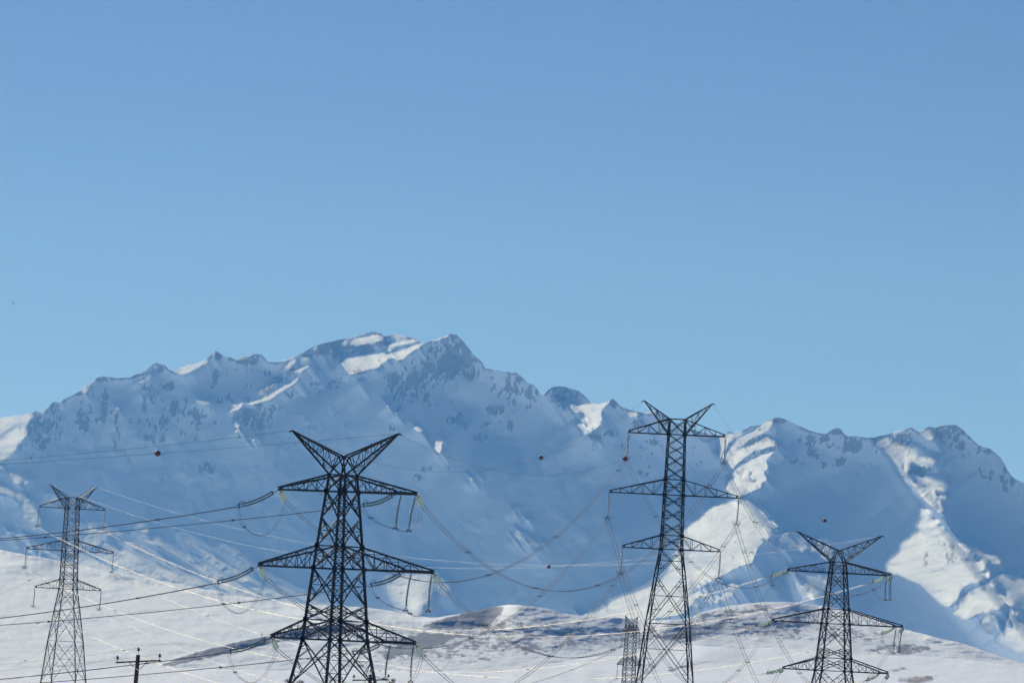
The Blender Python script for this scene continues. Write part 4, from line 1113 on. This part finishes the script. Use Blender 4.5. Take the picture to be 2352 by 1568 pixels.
loops = {(2, -1): [(243, 640), (290, 690), (358, 714), (430, 665), (470, 590)], (1, -1): [(120, 1080), (165, 1140), (238, 1163), (310, 1110), (355, 1030)], (0, -1): [(185, 1470), (230, 1535), (300, 1567), (375, 1520), (420, 1440)],
         (2, 1): [(970, 590), (1040, 642), (1135, 675), (1210, 688), (1262, 640)], (1, 1): [(1010, 1050), (1080, 1110), (1193, 1150), (1255, 1180), (1325, 1155), (1370, 1080)], (0, 1): [(920, 1450), (1000, 1520), (1073, 1548), (1150, 1580), (1222, 1565), (1265, 1490)]}
for k, pts in loops.items():
    i, s = k
    da, db = dep(endI[k]), dep(endO[k])
    n = len(pts) + 1
    cpts = [endI[k]] + [pA(x, y, da + (db - da) * (q + 1) / n) for q, (x, y) in enumerate(pts)] + [endO[k]]
    twin_cable(bez(cpts, 36), 'slack jumper loop hanging under the %s %s arm of the largest pylon' % (SIDE[s], LEVEL[i]), 'jumper cable', 'jumper loops under the angle pylons', rad=0.02, gap=0.38, spacer=4.0, first=2.4, name='jumper_loop')

# ---- cables from the largest pylon out of the left edge
left_px = {(2, -1): (0, 1237), (2, 1): (0, 1241), (1, -1): (0, 1419), (1, 1): (0, 1435), (0, -1): (0, 1559), (0, 1): (0, 1574)}
far_y = {2: 1268, 1: 1458, 0: 1600}
for k, p in left_px.items():
    i, s = k
    b = at(-560, far_y[i] + (0 if s < 0 else 4), 825)
    pts, _ = span(endI[k], b, px=p)
    twin_cable(pts, 'dark twin cable running out of frame from the %s %s arm of the largest pylon' % (SIDE[s], LEVEL[i]), rad=0.03, spacer=20, first=13 + 2.5 * s, gap=0.36)

# ---- largest pylon to the tall slim one
mid_px = {(2, -1): (1067, 1333), (2, 1): (1301, 1357), (1, -1): (1019, 1483), (1, 1): (1314, 1510), (0, -1): (1188, 1565)}
sag_ref = 11
for k in ((2, -1), (2, 1), (1, -1), (1, 1), (0, -1), (0, 1)):
    i, s = k
    pts, sg = span(endO[k], clampT[k], px=mid_px.get(k), sag=None if k in mid_px else sag_ref)
    if k == (1, 1): sag_ref = sg
    twin_cable(pts, 'sagging dark cable from the %s %s arm of the largest pylon to the tall pylon' % (SIDE[s], LEVEL[i]), rad=0.032, spacer=46, first=30)

# ---- angle pylon by the hills
out4 = {(2, -1): (310, 580), (1, -1): (175, 1040), (0, -1): (265, 1475), (2, 1): (1240, 640), (1, 1): (1320, 1115), (0, 1): (1190, 1540)}
in4 = {(2, -1): (418, 562), (1, -1): (285, 1030), (0, -1): (385, 1465), (2, 1): (1395, 618), (1, 1): (1492, 1100), (0, 1): (1362, 1525)}
e4o, e4i = {}, {}
for k in out4:
    i, s = k
    front, rear = right.tip[k]
    eo = p4(*out4[k], dep(rear) + 2.4); ei = p4(*in4[k], dep(front) - 3.4)
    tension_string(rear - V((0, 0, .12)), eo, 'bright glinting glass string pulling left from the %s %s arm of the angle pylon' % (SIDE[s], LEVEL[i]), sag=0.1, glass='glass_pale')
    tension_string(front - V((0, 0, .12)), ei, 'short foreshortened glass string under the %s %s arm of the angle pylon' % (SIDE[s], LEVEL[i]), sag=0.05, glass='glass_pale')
    e4o[k] = eo; e4i[k] = ei
hang4 = {2: [((1385, 600), (1358, 798)), ((1422, 598), (1403, 802))], 1: [((1475, 1080), (1436, 1290)), ((1525, 1070), (1486, 1275))], 0: [((1325, 1500), (1290, 1700)), ((1395, 1500), (1365, 1700))]}
for i in hang4:
    for j, (a, b) in enumerate(hang4[i]):
        front, rear = right.tip[(i, 1)]
        t = rear + (front - rear) * (0.1, 0.95)[j] - V((0, 0, .1))
        if i == 0: continue
        suspension_string(t, p4(*b, dep(t)), '%s of the two hanging glass strings under the right %s arm of the angle pylon' % (('inner', 'outer')[j], LEVEL[i]), 'jumper strings hung from the angle pylons', ring=False, rad=.15)
loops4 = {(2, -1): [(318, 650), (345, 720), (385, 705), (405, 640)], (1, -1): [(180, 1090), (205, 1150), (245, 1150), (270, 1090)], (2, 1): [(1250, 700), (1290, 775), (1358, 802), (1403, 806), (1405, 700)], (1, 1): [(1330, 1170), (1370, 1250), (1436, 1294), (1486, 1279), (1495, 1180)], (0, -1): [(270, 1530), (300, 1590), (340, 1590), (370, 1530)], (0, 1): [(1200, 1600), (1250, 1650), (1330, 1640), (1350, 1580)]}
for k, pts in loops4.items():
    i, s = k
    if i == 0: continue
    da, db = dep(e4o[k]), dep(e4i[k]); n = len(pts) + 1
    cp = [e4o[k]] + [p4(x, y, da + (db - da) * (q + 1) / n) for q, (x, y) in enumerate(pts)] + [e4i[k]]
    twin_cable(bez(cp, 30), 'slack jumper loop hanging under the %s %s arm of the angle pylon' % (SIDE[s], LEVEL[i]), 'jumper cable', 'jumper loops under the angle pylons', rad=0.022, gap=0.38, spacer=4.0, first=2.2, name='jumper_loop')

# ---- tall slim pylon to the angle pylon
mid34 = {(2, -1): (1717, 1350), (2, 1): (1951, 1368), (1, -1): (1741, 1478)}
sref = 11
for k in ((2, -1), (2, 1), (1, -1), (1, 1), (0, -1), (0, 1)):
    i, s = k
    pts, sg = span(clampT[k], e4i[k], px=mid34.get(k), sag=None if k in mid34 else sref)
    if k == (1, -1): sref = sg
    twin_cable(pts, 'thin dark cable from the %s %s arm of the tall pylon to the angle pylon' % (SIDE[s], LEVEL[i]), rad=0.030, spacer=46, first=38)

# ---- pale slim pylon to the angle pylon: the cables catch the sun
mid14 = {(2, -1): (1113, 1446), (2, 1): (1207, 1462), (1, -1): (1100, 1543)}
sref = 18
for k in ((2, -1), (2, 1), (1, -1), (1, 1), (0, -1), (0, 1)):
    i, s = k
    pts, sg = span(clampS[k], e4o[k], px=mid14.get(k), sag=None if k in mid14 else sref, n=70)
    if k == (1, -1): sref = sg
    twin_cable(pts, 'glinting cable from the %s %s arm of the pale pylon to the angle pylon' % (SIDE[s], LEVEL[i]), rad=0.024 if i == 2 else 0.018, spacer=52, first=40, mat=M['wire'])
# and on from the pale pylon out of the left edge
for k, a in clampS.items():
    i, s = k
    x, y, d = proj(a)
    b = at(x - 520, y + 178, 1622)
    pts, _ = span(a, b, sag=5.5)
    twin_cable(pts, 'sunlit cable going out of frame from the %s %s arm of the pale pylon' % (SIDE[s], LEVEL[i]), rad=0.02 if i == 2 else 0.015, spacer=44, first=30, mat=M['wire'])
# small grey pylon, two cables dipping towards the left
for k, a in clampG.items():
    x, y, d = proj(a)
    if x > 1440: continue
    b = at(x - 700, y + 60, 1900)
    pts, _ = span(a, b, sag=8.0)
    twin_cable(pts, 'faint twin cable dipping left from the %s arm of the small grey pylon' % LEVEL[k[0]], rad=0.026, spacer=60, first=28)

# ------------------------------------------------------------------ earth wires and marker balls
EW = 'thin earth wires over the power line'
def ball(px, d, label, rad=0.30):
    m_ = MB()
    c = at(*px, d)
    prof = [(rad - rad * math.cos(q), max(.004, rad * math.sin(q))) for q in np.linspace(0, math.pi, 19)]
    # two half shells with a bolted seam
    m_.revolve(V((0, 0, rad)), (0, 0, -1), prof, 28)
    o = m_.build('marker_ball', M['ball'], None, smooth=True); o.location = c
    tag(o, label, 'marker ball', 'orange marker balls on the earth wires')
    sm = MB(); sm.tube([V((1.005 * rad * math.cos(q), 1.005 * rad * math.sin(q), 0)) for q in np.linspace(0, 2 * math.pi, 30)[:-1]], .014, 5, closed=True)
    sm.build('seam', M['ball'], o)
    cl = MB(); cl.bar(V((-rad * 1.25, 0, 0)), V((-rad * .95, 0, 0)), .07); cl.bar(V((rad * .95, 0, 0)), V((rad * 1.25, 0, 0)), .07)
    cl.build('clamp', M['fitting'], o)
    return c

def through(a, c, b):
    """two sagging runs that meet at the marker ball c"""
    p, _ = span(a, b, px=proj(c)[:2], n=60)
    return p
def on_wire(pts, x):
    q = [proj(p) for p in pts]
    xs = np.array([k[0] for k in q]); o = np.argsort(xs)
    return [float(np.interp(x, xs[o], np.array([k[j] for k in q])[o])) for j in (1, 2)]

p, _ = span(big.horn[-1], at(-560, 1090, 825), px=(14, 1056))
single_wire(p, 'thin earth wire leaving the frame at left from the left horn of the largest pylon', 'earth wire', EW, rad=.016)
p, _ = span(big.horn[1], at(-560, 1098, 825), px=(362, 1041))
single_wire(p, 'thin earth wire with the big orange ball, from the right horn of the largest pylon', 'earth wire', EW, rad=.016)
y, d = on_wire(p, 362); ball((362, y), d, 'largest orange marker ball, above and left of the largest pylon')
p, _ = span(big.horn[-1], tall.horn[-1], px=(1242, 1051), n=60)
single_wire(p, 'thin earth wire from the left horn of the largest pylon to the tall pylon', 'earth wire', EW)
y, d = on_wire(p, 1242.5); ball((1242.5, y), d, 'orange marker ball before the blue mountain face between the two dark pylons', .27)
p, _ = span(big.horn[1], tall.horn[1], px=(1234, 1091), n=60)
single_wire(p, 'thin earth wire from the right horn of the largest pylon to the tall pylon', 'earth wire', EW)
y, d = on_wire(p, 1435.5); ball((1435.5, y), d, 'orange marker ball just under the top left insulator of the tall pylon', .29)
p, sg = span(tall.horn[1], right.horn[1], px=(1894, 1195), n=60)
single_wire(p, 'thin earth wire from the right horn of the tall pylon to the angle pylon', 'earth wire', EW)
y, d = on_wire(p, 1894); ball((1894, y), d, 'orange marker ball above the V top of the angle pylon', .28)
p, _ = span(tall.horn[-1], right.horn[-1], sag=sg)
single_wire(p, 'thin earth wire from the left horn of the tall pylon to the angle pylon', 'earth wire', EW)
p, _ = span(slim.horn[-1], right.horn[-1], px=(1260, 1301), n=70)
single_wire(p, 'pale sunlit earth wire from the left horn of the pale pylon to the angle pylon', 'earth wire', EW, mat=M['wire'], rad=.011)
y, d = on_wire(p, 1260.5); ball((1260.5, y), d, 'lowest orange marker ball, above the dark scrub hill', .31)
p, _ = span(slim.horn[1], right.horn[1], px=(1126, 1294), n=70)
single_wire(p, 'pale sunlit earth wire from the right horn of the pale pylon to the angle pylon', 'earth wire', EW, mat=M['wire'], rad=.011)
for s in (-1, 1):
    x, y, d = proj(slim.horn[s])
    p, _ = span(slim.horn[s], at(x - 560, y + 190, 1700), sag=4)
    single_wire(p, 'pale earth wire leaving the frame at left from the %s horn of the pale pylon' % SIDE[s], 'earth wire', EW, mat=M['wire'], rad=.009)

# ------------------------------------------------------------------ small wooden poles of the local line
def utility_pole(px_top, depth, lean, arm_w, label, arm_px):
    s = depth / FP
    top = at(*px_top, depth)
    h = top[2] + 3.0
    base = V((top[0] + math.tan(lean) * h, top[1], -3.0))
    root = empty('utility_pole', base); tag(root, label, 'utility pole', 'small wooden poles of the local line')
    ax = (top - base); L_ = np.linalg.norm(ax); u = ax / L_
    m_ = MB(); pts = [u * L_ * t for t in np.linspace(0, 1, 12)]
    m_.tube(pts, list(np.linspace(0.26, 0.145, 12)), 14); m_.tube([u * L_, u * (L_ + .04)], [.15, .11], 14)
    m_.build('post', M['wood'], root, smooth=False)
    lx, ly, rx, ry = arm_px
    a = at(lx, ly, depth - .2) - base; b = at(rx, ry, depth - .2) - base
    c = MB(); c.bar(a, b, .11); c.build('crossarm', M['wood'], root)
    mid = (a + b) / 2; dr = (b - a) / np.linalg.norm(b - a)
    br_ = MB()
    for sg in (-1, 1): br_.bar(mid + dr * sg * .62 - V((0, 0, .05)), mid + dr * sg * .12 - V((0, 0, .55)), .045)
    br_.build('brace', M['wood'], root)
    heads = []
    for q, st in ((a + dr * .10, .32), (u * L_, .40), (b - dr * .10, .32)):
        pin = MB(); pin.bar(q, q + u * st, .035); po = pin.build('pin', M['wood'], root)
        g = MB(); e = q + u * st
        g.revolve(e - u * .10, u, [(0, .05), (.01, .125), (.05, .125), (.07, .075), (.10, .07), (.12, .105), (.16, .105), (.18, .06), (.23, .055), (.26, .03)], 14)
        g.build('pin_insulator', M['porcelain'], root, smooth=False)
        heads.append(base + e + u * .12)
    return heads
h1 = utility_pole((317.3, 1504), 588, math.radians(-2.2), 3.2, 'dark wooden pole with a crossarm, in front of the white slope', (266, 1520.5, 369.5, 1515.5))
h2 = utility_pole((851, 1549.5), 728, math.radians(-2.5), 3.2, 'second dark wooden pole, half hidden by the legs of the largest pylon', (809.5, 1561, 894, 1560))
LW = 'thin wires of the local pole line'
for j, (yl, nm) in enumerate(((1563, 'left'), (1525, 'middle'), (1538, 'right'))):
    p, _ = span(h1[j], at(-420, yl + 8, 700), px=(0, yl), n=40)
    single_wire(p, 'thin wire running left from the %s insulator of the wooden pole by the white slope' % nm, 'wire', LW, rad=.014, name='local_wire')
    p, _ = span(h1[j], at(760 + 60 * j, 1720, 470), sag=0.8, n=40)
    single_wire(p, 'thin wire descending right from the %s insulator of the wooden pole by the white slope' % nm, 'wire', LW, rad=.012, name='local_wire')
    p, _ = span(h2[j], at(1180 + 50 * j, 1700, 640), sag=0.6, n=40)
    single_wire(p, 'thin wire running right from the %s insulator of the half hidden wooden pole' % nm, 'wire', LW, rad=.012, name='local_wire')

# ------------------------------------------------------------------ birds
def bird(pos, label, flying, size=0.2, rz=0.0, group=None):
    m_ = MB()
    n = 8
    body = [(0, .015), (.12, .05), (.3, .16), (.5, .2), (.72, .16), (.85, .12), (.93, .11), (1.0, .06), (1.08, .012)]
    ax = V((0, 1, .12)) if flying else V((0, .55, .85))
    ax = ax / np.linalg.norm(ax)
    m_.revolve(-ax * size * .5, ax, [(t * size, r * size) for t, r in body], n)
    root = m_.build('bird', M['feather'], None, smooth=True)
    root.location = pos; root.rotation_euler = (0, 0, rz)
    for sg in (-1, 1):
        w = MB()
        if flying:
            pts = [V((sg * .1, .1, .05)), V((sg * .55, .22, .42)), V((sg * 1.05, -.05, .62)), V((sg * .6, -.12, .38)), V((sg * .1, -.22, .04))]
        else:
            pts = [V((sg * .16, .1, .25)), V((sg * .22, -.05, .1)), V((sg * .16, -.35, -.45)), V((sg * .08, -.4, -.5)), V((sg * .1, -.1, .1))]
        k = len(w.v)
        for p in pts: w.v.append(p * size)
        for p in pts: w.v.append(p * size - V((0, 0, .04 * size)))
        q = len(pts)
        w.f += [tuple(range(q)), tuple(reversed(range(q, 2 * q)))] + [(i, q + i, q + (i + 1) % q, (i + 1) % q) for i in range(q)]
        w.build('wing', M['feather'], root)
    t = MB(); t.bar(-ax * size * .45, -ax * size * .85 + V((0, 0, -.03 * size)), .12 * size, .2 * size); t.build('tail', M['feather'], root)
    return tag(root, label, 'bird', group)
bird(at(30.5, 696, 420), 'lone small bird flying high in the clear blue sky', True, .19, 0.3)
bird(at(738, 1135, 820), 'small bird flying just left of the upper body of the largest pylon', True, .30, 0.5)
bird(at(601, 1456.5, 835), 'small bird flying left of the lowest arm of the largest pylon', True, .22, 0.9)
# a row of birds on the upper chord of the right horn
ups = [big.w(V((0.28, k * 0.5, 38.75))) for k in (-1, 1)]
for j, f in enumerate((0.28, 0.36, 0.42, 0.50, 0.52, 0.60, 0.655)):
    a = ups[1 if j not in (3,) else 0]
    pos = a + (big.horn[1] - a) * f + V((0, 0, .17))
    bird(pos, 'small dark bird perched in the row on the right horn of the largest pylon', False, .21, 0.4 + j, 'birds perched in a row on the horn')

# ------------------------------------------------------------------ frosted bushes at the bottom edge
def bush(px, depth, hgt, label, seed):
    rnd = random.Random(seed)
    base = at(px[0], px[1], depth)
    m_ = MB()
    def grow(p, d, l, r, lev):
        q = p + d * l
        m_.bar(p, q, r * 2, r * 1.3)
        if lev == 0: return
        for _ in range(rnd.choice((3, 4))):
            nd = d + V((rnd.uniform(-.8, .8), rnd.uniform(-.8, .8), rnd.uniform(-.15, .5))); nd = nd / np.linalg.norm(nd)
            grow(p + d * l * rnd.uniform(.5, 1), nd, l * rnd.uniform(.55, .8), r * .62, lev - 1)
    root = empty('bush', base); tag(root, label, 'bush', 'frosted bushes at the foot of the slope')
    for _ in range(6):
        d = V((rnd.uniform(-.7, .7), rnd.uniform(-.7, .7), 1)); d = d / np.linalg.norm(d)
        grow(V((rnd.uniform(-.25, .25) * hgt, rnd.uniform(-.25, .25) * hgt, 0)), d, hgt * .33, hgt * .016, 4)
    m_.build('branch', M['twig'], root)
bush((664, 1578), 1900, 3.0, 'wide grey frosted bush between the legs of the largest pylon', 3)
bush((690, 1577), 1900, 2.2, 'smaller frosted bush beside the wide one between the legs of the largest pylon', 4)
bush((900, 1572), 1700, 1.8, 'small pale frosted bush right of the half hidden wooden pole', 5)
ground_sheet()
